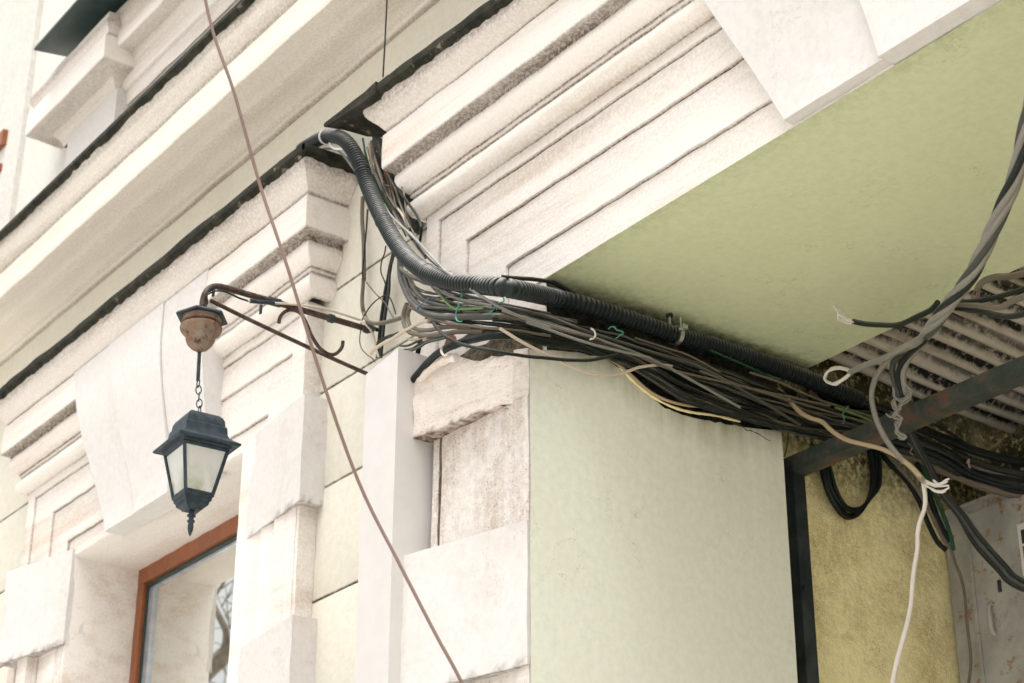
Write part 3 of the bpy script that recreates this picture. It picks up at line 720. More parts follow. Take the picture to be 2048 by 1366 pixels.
# ---- main corrugated conduit
cc = [U(604, 299, 'y', 3.30), U(625, 286, 'y', 3.27), U(650, 274, 'y', 3.20), U(676, 274, 'y', 3.14), U(698, 290, 'y', 3.13), U(718, 325, 'y', 3.14), U(738, 378, 'y', 3.15), U(766, 440, 'y', 3.13), U(800, 497, 'y', 3.10),
      U(842, 538, 'y', 3.06), U(900, 562, 'y', 3.03), U(960, 570, 'y', 3.02), U(1020, 577, 'y', 3.03)]
cc += [U(a, b, 'x', J+.045) for a, b in ((1100, 594), (1180, 614), (1270, 643), (1358, 672), (1450, 699), (1550, 734), (1640, 768), (1720, 800))]
cp = spline(cc, .00235)
L = 0; rad = []; last = cp[0]
pts2 = []
# resample evenly
acc = [0]
for a, b in zip(cp, cp[1:]): acc.append(acc[-1]+(b-a).length)
tot = acc[-1]; k = 0; s_ = 0; SS = []; rad = []; dr_ = []
pat = [(-.0034, .0, .16), (.0016, .6, .08), (.0038, 1, .22), (.0038, 1, .22), (.0016, .6, .08), (-.0034, .0, .16), ]
pi_ = 0
while s_ < tot:
    while acc[k+1] < s_: k += 1
    pts2.append(cp[k].lerp(cp[k+1], (s_-acc[k])/(acc[k+1]-acc[k]+1e-9)))
    q_ = pts2[-1]; wq = FPX*q_.dot(RT)/q_.dot(FW)+1024
    PX_ = [(600, .0128), (760, .0138), (880, .018), (1000, .0225), (1130, .020), (1250, .0165), (1400, .0140), (1800, .013)]
    pitch = PX_[0][1]
    for (a_, b_), (c_, d_) in zip(PX_, PX_[1:]):
        if wq >= a_: pitch = b_+(d_-b_)*min(1, (wq-a_)/(c_-a_))
    rad.append(.0236+.0028*sm(.2, 1.4, s_)+pat[pi_][0]); dr_.append(1-pat[pi_][1])
    s_ += pitch*pat[pi_][2]/.92; pi_ = (pi_+1) % 6
nn = len(pts2)
mb = MB(); mb.tube(pts2, rad, 22)
mb.d = [dr_[min(i//22, nn-1)] for i in range(len(mb.v))]
cond = tag(mb.build('corrugated_conduit', M['conduit'], None, .0003, 30, ang=40), 'thick dusty black corrugated conduit bending round the gateway corner', 'conduit')
# clamp on the soffit
i0 = min(range(nn), key=lambda i: (Vector((0, 0, 0))+pts2[i]-U(1352, 670, 'x', J+.045)).length)
def ring(c, t, rr, w_, th, mname, name, parent=None):
    mb = MB(); t = t.normalized(); a = t.cross(Vector((0, 0, 1))).normalized(); b = t.cross(a)
    rows = []
    for k in range(33):
        g = 2*math.pi*k/32; e = a*math.cos(g)+b*math.sin(g)
        rows.append([c+e*rr-t*w_, c+e*rr+t*w_, c+e*(rr+th)+t*w_, c+e*(rr+th)-t*w_])
    mb.grid(rows, close=True); return mb
cl = empty('pipe_clamp', pts2[i0], 'zinc ring clamp with bolts holding the conduit to the soffit', 'clamp')
tdir = (pts2[i0+3]-pts2[i0-3]).normalized()
ring(pts2[i0], tdir, .0315, .008, .003, 'zinc', 'band').build('band', M['zinc'], cl)
c = pts2[i0]
side = Vector((1, 0, 0))
mb = MB(); e = c+side*.03+Vector((0, 0, .018)); mb.box(e+Vector((-.004, -.010, -.012)), e+Vector((.016, .012, .006))); mb.build('ear', M['zinc'], cl)
mb = MB(); mb.tube([e+Vector((.007, -.012, .03)), e+Vector((.007, -.012, -.02))], .004, 8)
mb.tube([e+Vector((.007, -.012, -.012)), e+Vector((.007, -.012, -.02))], .008, 6); mb.build('bolt', M['zinc'], cl)
mb = MB(); mb.tube([c+Vector((.004, -.03, .02)), Vector((c.x+.004, c.y-.03, 2.831))], .005, 8); mb.build('stud', M['zinc'], cl)
mb = MB(); mb.tube([Vector((c.x+.004, c.y-.03, 2.822)), Vector((c.x+.004, c.y-.03, 2.831))], .012, 12); mb.build('washer', M['black_m'], cl)
# clamp at the gap between the cornices
c2 = U(655, 272, 'y', 3.19); i1 = min(range(nn), key=lambda i: (pts2[i]-c2).length)
cl2 = empty('pipe_clamp', pts2[i1], 'white ring clamp on the conduit in the gap between the cornices', 'clamp')
ring(pts2[i1], pts2[i1+3]-pts2[i1-3], .029, .009, .004, 'zinc', 'band').build('band', M['label_w'], cl2)
mb = MB(); e = [U(a, b, 'y', 3.16) for a, b in ((660, 286), (664, 293), (672, 297), (690, 296))]; mb.tube(spline(e, .005), [.006]*len(spline(e, .005)), 8); mb.build('bracket_foot', M['label_w'], cl2)
# zip ties round the conduit
for (a, b, lab) in ((724, 343, 'thin black tie round the upright run of the conduit'), (768, 442, 'thin black tie round the bend of the conduit'), (856, 545, 'thin black tie round the conduit near the foot of its bend')):
    q = dep(a, b, .05); i2 = min(range(nn), key=lambda i: (D(a, b).normalized().cross(pts2[i])).length)
    tag(ring(pts2[i2], pts2[i2+3]-pts2[i2-3], .0295, .0022, .002, 'b', 't').build('cable_tie', M['black_m']), lab, 'cable tie')

# ---- individually traced cables round the pier
T = [
 ('thick_cable', 'G', [(570,225),(572,290),(583,350),(605,410),(645,475),(705,525),(800,550),(900,552),(1000,551),(1150,552),(1280,562),(1400,592),(1520,630)], .0112, 'gray', 'thick gray cable turning the corner below the thin ones', .035),
 ('cable', 'A', [(640,-20),(690,30),(760,70),(860,110),(960,138),(1060,155),(1180,175)], .0078, 'gray', 'gray cable hugging the underside of the conduit bend', .035),
 ('cable', 'A', [(700,20),(720,80),(760,170),(830,245),(900,290),(1000,318),(1100,335),(1250,345),(1400,350),(1700,400),(2000,480)], .0058, 'gray', 'gray cable, uppermost of the loops tied with blue wire', .03),
 ('cable', 'A', [(690,40),(740,110),(790,210),(860,270),(950,310),(1080,335),(1250,365),(1500,390),(1800,440),(2003,500)], .0056, 'taupe', 'brownish gray cable through the middle of the blue wire tie', .025),
 ('cable', 'A', [(675,50),(700,140),(745,240),(810,315),(900,345),(1080,352),(1200,375)], .0060, 'gray', 'gray cable bending tightly just above the thick one', .03),
 ('cable', 'A', [(930,150),(1010,230),(1100,290),(1200,330),(1400,365),(1600,400),(1800,450)], .0048, 'gray', 'gray cable under the green striped one at the tie', .02),
 ('cable', 'A', [(950,148),(1060,220),(1200,268),(1350,305),(1500,330),(1700,365),(2003,440)], .0050, 'lgray', 'light gray cable tied by the middle green wire', .035),
 ('cable', 'A', [(990,165),(1150,188),(1300,240),(1480,288),(1700,335),(2003,400)], .0050, 'gray', 'gray cable closest below the conduit behind the green ties', .025),
 ('cable', 'A', [(960,135),(1100,205),(1250,245),(1400,285),(1600,350),(1850,405),(2003,455)], .0044, 'taupe', 'brown gray cable crossing between the two green ties', .02),
 ('cable', 'A', [(975,190),(1010,235),(1060,295),(1120,343),(1180,354),(1280,353),(1395,345)], .0040, 'green_w', 'bright green cable kinking beside the middle tie', .045),
 ('cable', 'A', [(720,330),(860,410),(950,452),(1100,488),(1300,513),(1500,535),(1750,560),(2003,600)], .0052, 'taupe', 'taupe cable running straight below the thick gray one', .035),
 ('cable', 'A', [(1380,488),(1600,515),(1800,542),(2003,562),(2200,600)], .0046, 'char', 'dark cable emerging under the thick gray one', .03),
 ('cable', 'A', [(935,470),(980,535),(1050,602),(1150,655),(1300,702),(1500,742),(1700,772),(2003,808),(2150,820),(2400,815),(2640,765)], .0058, 'char', 'dark gray cable sagging lowest across the pier and green wall', .05),
 ('cable', 'B', [(0,450),(40,475),(140,540),(250,600),(450,705),(600,785),(750,850),(900,882),(1050,884),(1180,855),(1300,815),(1400,797),(1500,790),(1600,803)], .0052, 'beige', 'pinkish beige cable sagging over the pale green wall', .045),
 ('cable', 'A', [(372,770),(395,735),(440,695),(540,640),(640,580),(760,510),(840,475),(900,458)], .0062, 'beige', 'beige cable rising right from the top of the white duct', .03),
 ('hose', 'A', [(672,1178),(695,1130),(735,1050),(800,950),(880,850),(960,780),(1060,715),(1180,665),(1280,635),(1400,610),(1550,596),(1700,603),(1850,632),(2003,665),(2300,710),(2650,800)], .0125, 'black', 'thick black hose arching over the broken pier block', .03),
 ('cable', 'A', [(1130,700),(1220,640),(1300,585),(1400,555),(1550,545),(1700,560),(1900,600)], .0095, 'taupe', 'dusty brown cable arching behind the black hose', .0),
 ('cable', 'A', [(700,310),(675,370),(668,430),(680,510),(730,570),(850,595),(1000,585),(1180,562),(1400,560)], .0080, 'taupe', 'taupe cable making the outer turn beside the pier', .02),
 ('cable', 'A', [(742,320),(715,380),(708,440),(730,510),(800,545),(900,545),(1100,515),(1300,530)], .0072, 'taupe', 'taupe cable making the inner turn beside the pier', .02),
 ('cable', 'A', [(640,690),(665,692),(730,680),(800,650),(870,620),(1000,590)], .0042, 'char', 'dark cable fanning out level with the top of the duct', .02),
 ('cable', 'A', [(668,738),(740,732),(820,700),(900,655),(1060,615)], .0042, 'gray', 'gray cable, lowest of the fan beside the duct top', .02),
 ('cable', 'A', [(668,725),(740,715),(800,685),(880,645),(1040,600)], .0036, 'char', 'thin dark cable lying within the fan beside the duct top', .018),
 ('cable', 'A', [(705,625),(760,635),(840,630),(920,600)], .0045, 'tan', 'short tan cable in the fan beside the pier', .02),
 ('cable', 'A', [(430,660),(490,620),(560,590),(620,570)], .0036, 'char', 'thin dark cable crossing just behind the beige one', .0),
 ('cable', 'A', [(425,680),(500,632),(580,595),(660,560)], .0032, 'char', 'second thin dark cable crossing behind the beige one', .0),
 ('cable', 'A', [(1170,235),(1230,250),(1330,272),(1500,330),(1650,400)], .0050, 'char', 'charcoal cable between the ties under the conduit', .015),
 ('cable', 'A', [(680,60),(690,150),(735,260),(800,330),(900,360),(1100,378),(1290,385)], .0050, 'char', 'charcoal cable nested under the gray loops', .012),
 ('cable', 'A', [(720,60),(775,150),(830,225),(900,270),(1000,300),(1150,320)], .0050, 'taupe', 'short taupe cable inside the gray loops', .012),
 ('cable', 'G', [(1150,325),(1230,330),(1330,337),(1430,352),(1500,385),(1560,420),(1640,455)], .0075, 'char', 'charcoal cable resting on top of the conduit at the soffit', .0),
]
for nm, reg, pts, rad_, m, lab, off in T:
    cable(nm, DP(reg, pts, off), rad_, m, lab, wob=.0022)
ua = px('A', [(690,20),(745,110),(835,185),(960,225),(1150,245),(1400,285),(1700,335),(2003,400),(2250,450)])
ub = px('A', [(652,40),(680,220),(775,335),(880,385),(1050,412),(1300,425),(1600,445),(2003,530),(2250,600)])
uc = px('A', [(880,440),(960,455),(1080,478),(1250,500),(1450,525),(1700,560),(2003,610)])
for i in range(20):
    t0 = (i+.5)/20; ph = rnd.uniform(0, 6)
    P = [dep(a[0]+(b[0]-a[0])*(t0+.10*math.sin(k*.9+ph)), a[1]+(b[1]-a[1])*(t0+.10*math.sin(k*.9+ph)), rnd.uniform(.005, .028)) for k, (a, b) in enumerate(zip(ua, ub))]
    cable('looping_cable', P[i % 3 // 2:9-(i % 2)], rnd.choice([.0026, .0032, .0038]), ['gray', 'char', 'lgray', 'black', 'taupe'][i % 5], 'thin dusty cable among the loops below the bend of the conduit', 'cable', 'thin cables looping round the pier', wob=.003)
for i in range(8):
    P = [dep(a+rnd.uniform(-3, 3), b+(i-3.5)*2.6+rnd.uniform(-2, 2), rnd.uniform(.0, .025)) for a, b in uc]
    cable('looping_cable', P, rnd.choice([.0026, .0032, .0038]), ['char', 'gray', 'black', 'taupe'][i % 4], 'thin dusty cable in the flat run under the thick gray cable', 'cable', 'thin cables under the thick gray one', wob=.003)
# long pale cable crossing in front of the conduit
pl_ = px('C', [(150,335),(200,312),(270,315),(330,345),(400,430),(520,600),(640,745),(760,880),(900,1010),(1020,1135),(1150,1275)])+px('A', [(1050,10),(1200,112),(1350,222),(1500,310),(1650,392),(1850,470),(2003,525)])+px('B', [(250,390),(420,450),(640,530),(900,610),(1150,670),(1400,725)])
offs = lambda x: .02+.075*sm(640, 720, x)*(1-.5*sm(1000, 1150, x))
cable('cable', [dep(a, b, offs(a)) for a, b in pl_], .0046, 'lgray', 'long pale gray cable slanting across the front of the conduit')
# wall side cables
def WD(reg, pts, y=3.33): return [U(a, b, 'y', y) for a, b in px(reg, pts)]
cable('cable', WD('C', [(505,700),(500,800),(500,900),(508,1000),(512,1100),(515,1366)], 3.335)+WD('A', [(305,60),(300,150),(292,260),(298,350),(315,410)], 3.33)+WD('A', [(340,460),(400,485),(500,478),(600,450),(680,425)], 3.24), .0080, 'taupe', 'upright taupe cable on the cream wall bending towards the pier')
cable('cable', WD('C', [(545,800),(540,860),(530,1000),(520,1100),(515,1180),(503,1280),(505,1366)], 3.318), .0032, 'black', 'thin black cable beside the upright taupe one')
cable('cable', WD('C', [(690,1090),(680,1150),(655,1220),(650,1300),(675,1366)]+[(700, 1440)], 3.33), .0026, 'black', 'thin wavy black wire left of the dark upright bundle')
for i, (dx, rr, m, lab) in enumerate(((0, .0062, 'black', 'black cable, thickest of the upright bundle over the duct'), (18, .0036, 'gray', 'gray cable in the upright bundle over the duct'), (34, .003, 'black', 'thin black cable on the right of the upright bundle over the duct'), (-14, .003, 'char', 'thin charcoal cable on the left of the upright bundle over the duct'))):
    cable('cable', WD('A', [(600+dx*.4, -260), (575+dx*.4, -150), (548+dx*.4, -40), (530+dx*.5, 60), (510+dx, 180), (488+dx, 330), (468+dx, 470), (456+dx, 590), (446+dx, 700), (436+dx, 800)], 3.315), rr, m, lab)
cable('cable', WD('A', [(330,110),(370,160),(420,220),(500,300),(545,380),(580,440)], 3.30), .0026, 'gray', 'thin gray wire slanting across the upright bundle')
cable('wire_loop', WD('A', [(290,520),(283,480),(300,440),(330,385),(380,315),(440,262),(490,235),(525,232),(550,262),(575,320),(600,400)], 3.285), .0024, 'black', 'thin black wire looping over the upright bundle', 'wire')
cable('wire_loop', WD('A', [(300,500),(278,560),(270,640),(285,710),(330,765),(380,800),(408,835)], 3.30), .0020, 'char', 'thin charcoal wire loop hanging left of the duct top', 'wire')
cable('cable', WD('A', [(285,470),(330,500),(370,545),(395,600),(410,660),(420,720),(440,790)], 3.28), .0045, 'beige', 'short beige cable dropping from the arm towards the duct')
cable('cable', WD('A', [(330,440),(345,480),(385,520),(430,545)], 3.27), .0075, 'black', 'stub of thick black cable at the root of the lamp arm')
cable('cable', WD('A', [(690,720),(672,820),(690,950),(705,1010)], 3.13), .0042, 'char', 'charcoal cable dropping between duct and pier')
cable('cable', WD('A', [(830,600),(812,700),(790,790),(770,870),(740,950),(700,1030)], 3.19), .0085, 'black', 'thick black cable dropping behind the hose beside the duct')
# feed wire along the lamp arm
cable('lamp_wire', ux('P', [(404, 640), (409, 620), (415, 604), (414, 590), (432, 582), (452, 584), (478, 596), (500, 603)], AX+.016), .0035, 'black', 'black feed wire taped along the tip of the lamp arm', 'wire')
cable('lamp_wire', ux('P', [(495, 602), (520, 604), (548, 606), (600, 610), (650, 618), (690, 630), (720, 640)], AX+.016), .0045, 'beige', 'beige feed wire lying on the lamp arm', 'wire')
mb = MB(); q = ux('P', [(500, 602), (548, 606)], AX+.018); mb.tube(spline(q, .01), .008, 8); tag(mb.build('tape_joint', M['iron']), 'blue black taped joint between the two feed wires', 'tape joint')
# tight inner bundle between the cornices
C_ = [
 ([(505,230),(515,290),(525,350),(560,470),(600,560),(650,680),(720,800),(790,930)], .0045, 'dgreen', 'dark green cable beside the conduit in the gap'),
 ([(555,270),(565,330),(575,400),(580,480),(610,600)], .0042, 'tan', 'short tan cable deep in the gap between the cornices'),
 ([(620,330),(605,380),(640,500),(680,620),(740,735),(820,840),(870,960)], .0046, 'beige', 'beige cable curving through the gap'),
 ([(680,490),(700,570),(725,660),(745,740),(760,790)], .0034, 'orange_w', 'orange cable in the gap between the cornices'),
 ([(715,520),(740,640),(770,770),(800,900),(850,1010)], .0036, 'gray', 'gray cable right of the orange one'),
 ([(540,300),(590,480),(640,600),(700,720),(770,850),(850,970),(950,1110),(1010,1190)], .0040, 'lgray', 'light gray cable just right of the conduit in the gap'),
 ([(560,400),(620,570),(700,740),(790,880),(900,1020),(1010,1170)], .0036, 'char', 'charcoal cable following the conduit down the gap'),
 ([(600,300),(640,430),(700,600),(760,760),(830,900),(900,1040)], .0040, 'black', 'black cable in the middle of the gap'),
 ([(630,280),(690,480),(760,620),(800,740),(840,850),(880,950)], .0040, 'taupe', 'taupe cable in the middle of the gap'),
 ([(760,580),(800,660),(850,720),(900,790),(945,860),(975,950),(965,1050),(955,1110)], .0050, 'black', 'black cable beside the torn end of the gateway cornice'),
 ([(820,620),(840,700),(850,800),(865,930)], .0034, 'taupe', 'thin taupe cable before the hollow beside the cornice end'),
 ([(590,260),(610,360),(655,480),(700,600),(730,690)], .0040, 'black', 'black cable below the end flashing'),
 ([(660,560),(700,660),(790,800),(880,930),(960,1080)], .0034, 'gray', 'slim gray cable crossing the orange one'),
 ([(700,700),(780,840),(860,960),(930,1070),(1030,1190),(1150,1290)], .0036, 'char', 'slim charcoal cable leaving the gap over the pier'),
]
for pts, rr, m, lab in C_:
    cable('cable', [dep(a, b, .0+.01*(i % 3)) for i, (a, b) in enumerate(px('C', pts))], rr, m, lab)
for i in range(9):
    o = rnd.uniform(0, 1); pts = [(560+o*60, 250), (600+o*90, 420), (660+o*110, 560), (740+o*90, 700), (800+o*60, 830), (860+o*40, 950)]
    pts = [(a+rnd.uniform(-8, 8), b) for a, b in pts]
    cable('cable', [dep(a, b, -.03-.01*o) for a, b in px('C', pts)], .0038, ['black', 'taupe', 'char', 'black'][i % 4], 'cable crammed in the dark back of the gap between the cornices', 'cable', 'cables crammed in the gap')
# flat dark sheet painting in the shade of the gap behind them
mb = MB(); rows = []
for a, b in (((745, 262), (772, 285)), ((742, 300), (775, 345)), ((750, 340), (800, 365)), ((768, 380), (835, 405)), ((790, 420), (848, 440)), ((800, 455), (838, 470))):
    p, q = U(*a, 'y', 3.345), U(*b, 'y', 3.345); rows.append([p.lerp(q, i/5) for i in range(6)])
mb.grid(rows, [1]*6); mb.build('gap_shade', M['hollow_shade'], B, .004, 20)

# ---- the long bundle under the conduit
up_ = [(985, 600), (1060, 622), (1160, 652), (1260, 680), (1400, 724), (1540, 776), (1680, 825), (1790, 850)]
lo_ = [(985, 640), (1060, 655), (1160, 690), (1260, 735), (1370, 800), (1480, 838), (1600, 868), (1720, 885)]
cols = ['char', 'gray', 'black', 'char', 'taupe', 'black', 'gray', 'char']
for i in range(64):
    t0 = i/63; a = t0; pts = []
    cr = rnd.uniform(-.35, .35)
    off = rnd.uniform(0, .045)
    for k in range(8):
        t = max(-.02, min(1.04, t0+cr*math.sin(k*.55)+rnd.uniform(-.05, .05)))
        x = up_[k][0]*(1-t)+lo_[k][0]*t; y = up_[k][1]*(1-t)+lo_[k][1]*t
        pts.append(dep(x, y, off*(.4+.6*abs(math.sin(k+i)))))
    s0 = 0; e0 = 8
    cable('bundle_cable', pts[s0:e0], rnd.choice([.0026, .0032, .0038, .0044]), cols[i % 8], 'thin dusty cable of the long bundle under the corrugated conduit', 'cable', 'bundle cables under the conduit', wob=.004)
for i, (pts, rr, m, lab) in enumerate([
 ([(1000,612),(1090,632),(1180,665),(1290,700),(1400,735),(1500,790),(1600,850)], .0052, 'gray', 'gray cable lying foremost on the long bundle'),
 ([(1005,622),(1100,650),(1200,680),(1310,722),(1400,770),(1480,815)], .0048, 'lgray', 'pale cable on the front of the long bundle'),
 ([(1000,630),(1120,660),(1230,690),(1330,735),(1450,765),(1560,790),(1660,812)], .0042, 'taupe', 'taupe cable on the front of the long bundle'),
 ([(1270,676),(1330,695),(1380,712),(1440,745)], .0034, 'taupe', 'short brown cable showing through the long bundle'),
 ([(1500,745),(1560,765),(1640,800),(1750,835)], .0040, 'taupe', 'dusty taupe cable just below the far conduit'),
 ([(1400,742),(1470,768),(1560,795),(1680,830),(1790,862)], .0040, 'taupe', 'taupe cable in the shadow above the broken plaster'),
 ([(1420,700),(1500,735),(1575,770)], .0040, 'dgreen', 'dark green cable tucked under the far conduit'),
 ([(1670,815),(1710,828),(1742,842)], .0045, 'green_w', 'bright green cable near the beam'),
 ]):
    cable('cable', [dep(a, b, .05) for a, b in pts], rr, m, lab)
cable('cable', [U(a, b, 'x', J+.012) for a, b in ((1140, 668), (1190, 700), (1235, 728), (1262, 750), (1290, 776), (1320, 795), (1360, 808), (1410, 812), (1470, 800), (1530, 812))], .0055, 'tan', 'yellowish cable tracing the broken edge of the green wall')

# ties
def tie(pts, m, lab, rr=.0016, off=.075):
    P = [dep(a, b, off) for a, b in pts]
    sp_ = spline(P, .004); mb = MB(); mb.tube(sp_, [rr]*len(sp_), 6)
    c_ = [p+Vector((0, .002, .002))+noise.noise_vector(p*90)*.003 for p in sp_]; mb.tube(c_, [rr]*len(c_), 6)
    return tag(mb.build('wire_tie', M[m]), lab, 'wire tie')
tie(px('A', [(900,255),(870,280),(830,315),(800,345),(795,380)]), 'tieb', 'blue wire tied round the gray loops')
tie(px('A', [(1195,195),(1200,220),(1190,250)]), 'tie', 'short green wire tie close under the conduit')
tie(px('A', [(1160,280),(1168,320),(1155,360),(1145,400),(1140,430),(1160,465),(1195,470)]), 'tie', 'green wire tie round the thick gray cable')
tie(px('A', [(1575,250),(1580,285),(1530,305),(1510,325),(1480,370),(1440,395),(1400,400)]), 'tie', 'green wire tie with curled ends over the pale cable')
tie(px('A', [(1500,310),(1520,345),(1512,365)]), 'tie', 'tiny twist of green wire below the pale cable')
tie(px('B', [(845,455),(875,475),(885,510),(870,545),(835,555)]), 'white_w', 'white tie round the middle of the long bundle', .0022)
tie(px('B', [(1010,460),(1025,440),(1060,440),(1090,470),(1130,480),(1140,500),(1105,525),(1075,545)]), 'tie', 'teal wire tie curling over the long bundle')
tie(px('E', [(1265,735),(1240,770),(1215,810),(1230,850),(1215,890)]), 'tie', 'green wire tie beside the beam')
tie(px('A', [(1015,705),(1010,740),(1030,775),(1065,785)]), 'beige', 'beige cord tied round the black hose', .003, .06)
tie(px('C', [(650,610),(690,605),(720,612)]), 'taupe', 'pale cord tied round the cables in the gap', .0022, .03)
tie(px('C', [(750,940),(780,925),(800,955),(830,945)]), 'lgray', 'pale knot of cord over the cables below the gap', .0022, .04)
# plaster ridge and brick lump on the pier top
mb = MB(); q = spline(DP('A', [(790,1030),(850,965),(920,905),(1000,850),(1080,810),(1150,795)], .005), .01); mb.tube(q, [.013+.002*noise.noise(p*40) for p in q], 10); mb.build('plaster_ridge', M['mould'], pier, .003, 30)
mb = MB(); p = dep(*px('A', [(1095, 650)])[0], -.02); mb.tube([p+Vector((-.02, 0, -.008)), p, p+Vector((.02, 0, .006))], [.010, .016, .012], 8); mb.build('brick_lump', M['brick'], pier, .004, 40)

# ---- foreground cables on the right
def FG(reg, pts, xm=-4.325):
    out = []
    for a, b, y in pts:
        q = px(reg, [(a, b)])[0]; p = U(*q, 'y', y)
        if p.x < xm: p = U(*q, 'x', xm)
        out.append(p)
    return out
axis = [U(a, b, 'y', y) for a, b, y in ((2190,-420,2.95),(2150,-180,3.12),(2115,-20,3.25),(2085,110,3.36),(2056,240,3.44),(2031,351,3.52),(1994,440,3.60),(1945,545,3.72),(1895,612,3.84),(1858,662,3.96))]
ax_s = spline(axis, .008)
for k in range(5):
    pts = []
    for i, p in enumerate(ax_s):
        t = (ax_s[min(i+1, len(ax_s)-1)]-ax_s[max(0, i-1)]).normalized(); a = t.cross(Vector((0, 1, 0))).normalized(); b = t.cross(a)
        f = i/(len(ax_s)-1); R_ = .0135*(1-.15*f); g = k*2*math.pi/5+i*.088
        pts.append(p+(a*math.cos(g)+b*math.sin(g))*R_)
    tails = {
     0: FG('K', [(1390,680,4.1),(1290,735,4.13),(1190,790,4.17),(1100,822,4.2),(1000,868,4.22)]),
     1: FG('K', [(1400,690,4.1),(1310,735,4.15),(1240,770,4.2),(1180,845,4.24),(1140,920,4.27),(1125,1010,4.3),(1150,1130,4.3),(1195,1230,4.3),(1250,1310,4.3),(1310,1375,4.3)])+FG('M', [(850,180,4.31),(905,240,4.32),(940,282,4.33)]),
     2: FG('K', [(1420,690,4.1),(1340,760,4.2),(1290,830,4.25),(1275,900,4.28),(1290,960,4.3),(1305,1000,4.3)]),
     3: FG('K', [(1430,680,4.1),(1370,750,4.2),(1320,820,4.25),(1305,890,4.28),(1315,960,4.3),(1325,990,4.3)]),
     4: FG('K', [(1410,680,4.12),(1310,750,4.2),(1250,810,4.25),(1245,880,4.28),(1265,950,4.3),(1285,1010,4.3)])}[k]
    lab = ['light gray cable of the twisted strand that ends in a bare wire eye', 'light gray cable of the twisted strand that loops down over the beam', 'dark cable of the twisted strand hanging to the wire knot', 'gray cable of the twisted strand hanging to the wire knot', 'charcoal cable of the twisted strand curling left of the wire knot'][k]
    m = ['strand', 'strand', 'char', 'strand', 'gray'][k]
    mb = MB(); allp = pts+spline([pts[-1]]+tails, .01)[1:]
    mb.tube(allp, .0098 if k != 1 else .0092, 10); tag(mb.build('twisted_cable', M[m]), lab, 'cable')
def thin(paths, m, rr=.0022, jit=.002):
    mb = MB()
    for P in paths:
        s_ = spline(P, .005); mb.tube([p+noise.noise_vector(p*60+Vector((len(mb.v), 0, 0)))*jit for p in s_], [rr]*len(s_), 6)
    return mb
E0 = [(1005,862,4.22),(975,850,4.22),(930,842,4.22),(885,853,4.22),(858,885,4.22),(868,915,4.22),(910,928,4.22),(950,908,4.22),(1000,872,4.22)]
tag(thin([FG('K', E0), FG('K', [(a*1.0, b+6, y-.006) for a, b, y in E0]), FG('K', [(a+5, b+(10 if b > 870 else -6), y+.004) for a, b, y in E0])], 'white_w', .0030, .002).build('wire_eye', M['white_w']), 'bare wires bent into an oval eye before the dark roof', 'wire')
K0 = [(1245,950),(1250,1000),(1275,1020),(1310,1015),(1345,985),(1340,955),(1325,945)]
K1 = [(1265,1010),(1245,1060),(1270,1090),(1300,1050),(1335,1030),(1350,1000)]
K2 = [(1250,1030),(1262,1080),(1245,1120),(1285,1130),(1270,1170),(1262,1210),(1300,1240),(1318,1225)]
K3 = [(1300,1020),(1260,1090),(1290,1120),(1255,1160),(1275,1200),(1310,1225),(1275,1240)]
K4 = [(1205,1105),(1235,1122),(1260,1100),(1290,1070),(1240,1045),(1262,1000)]
K5 = [(1330,1000),(1290,1060),(1275,1120),(1290,1160),(1268,1195),(1290,1232)]
tag(thin([FG('K', [(a, b, 4.29) for a, b in q]) for q in (K0, K1, K2, K3, K4, K5)]+[FG('K', [(a+8, b+9, 4.28) for a, b in q]) for q in (K0, K2, K3)], 'beige', .0030, .003).build('wire_knot', M['strand']), 'knot of loose thin wires hanging in front of the beam', 'wire')
cable('cable', FG('K', [(1500,470,3.95),(1460,512,4.0),(1380,552,4.03),(1280,595,4.05),(1170,597,4.07),(1080,590,4.08),(1020,577,4.08)]), .0088, 'char', 'dark cable end sticking out left from the twisted strand')
tag(thin([FG('K', [(1025,578,4.08),(985,575,4.08),(950,560,4.08)]), FG('K', [(1025,572,4.08),(980,555,4.08),(945,545,4.08),(925,515,4.08),(910,488,4.08)]), FG('K', [(1025,585,4.08),(990,588,4.08),(940,568,4.08)]), FG('K', [(1020,580,4.07),(960,552,4.07),(935,540,4.07),(940,570,4.07)]), FG('K', [(1010,575,4.09),(965,540,4.09),(930,510,4.09)])], 'w', .0028, .003).build('frayed_end', M['white_w']), 'frayed pinkish wires at the cut end before the green soffit', 'wire')
for pts, rr, m, lab in [
 ([(1540,490,3.92),(1620,480,3.9),(1720,485,3.88),(1850,498,3.85),(1930,460,3.83),(2010,425,3.8),(2200,340,3.75),(2500,180,3.7)], .0090, 'taupe', 'taupe cable leaving the twisted strand to the right'),
 ([(1560,480,3.93),(1620,468,3.9),(1720,462,3.88),(1850,435,3.85),(2010,385,3.8),(2200,300,3.75),(2500,130,3.7)], .0078, 'black', 'black cable, upper of those leaving right from the strand'),
 ([(1540,495,3.95),(1600,498,3.92),(1750,520,3.9),(1850,545,3.88),(1930,548,3.86),(2010,525,3.84),(2200,430,3.8),(2500,240,3.75)], .0088, 'char', 'charcoal cable, lowest of those leaving right from the strand'),
 ([(1722,405,4.2),(1735,375,4.2),(1765,345,4.2),(1830,325,4.2),(1900,322,4.18),(2010,300,4.15),(2250,250,4.1),(2500,160,4.05)], .0105, 'taupe', 'short thick brown cable with a frayed end at the right edge'),
 ]: cable('cable', FG('K', pts), rr, m, lab)
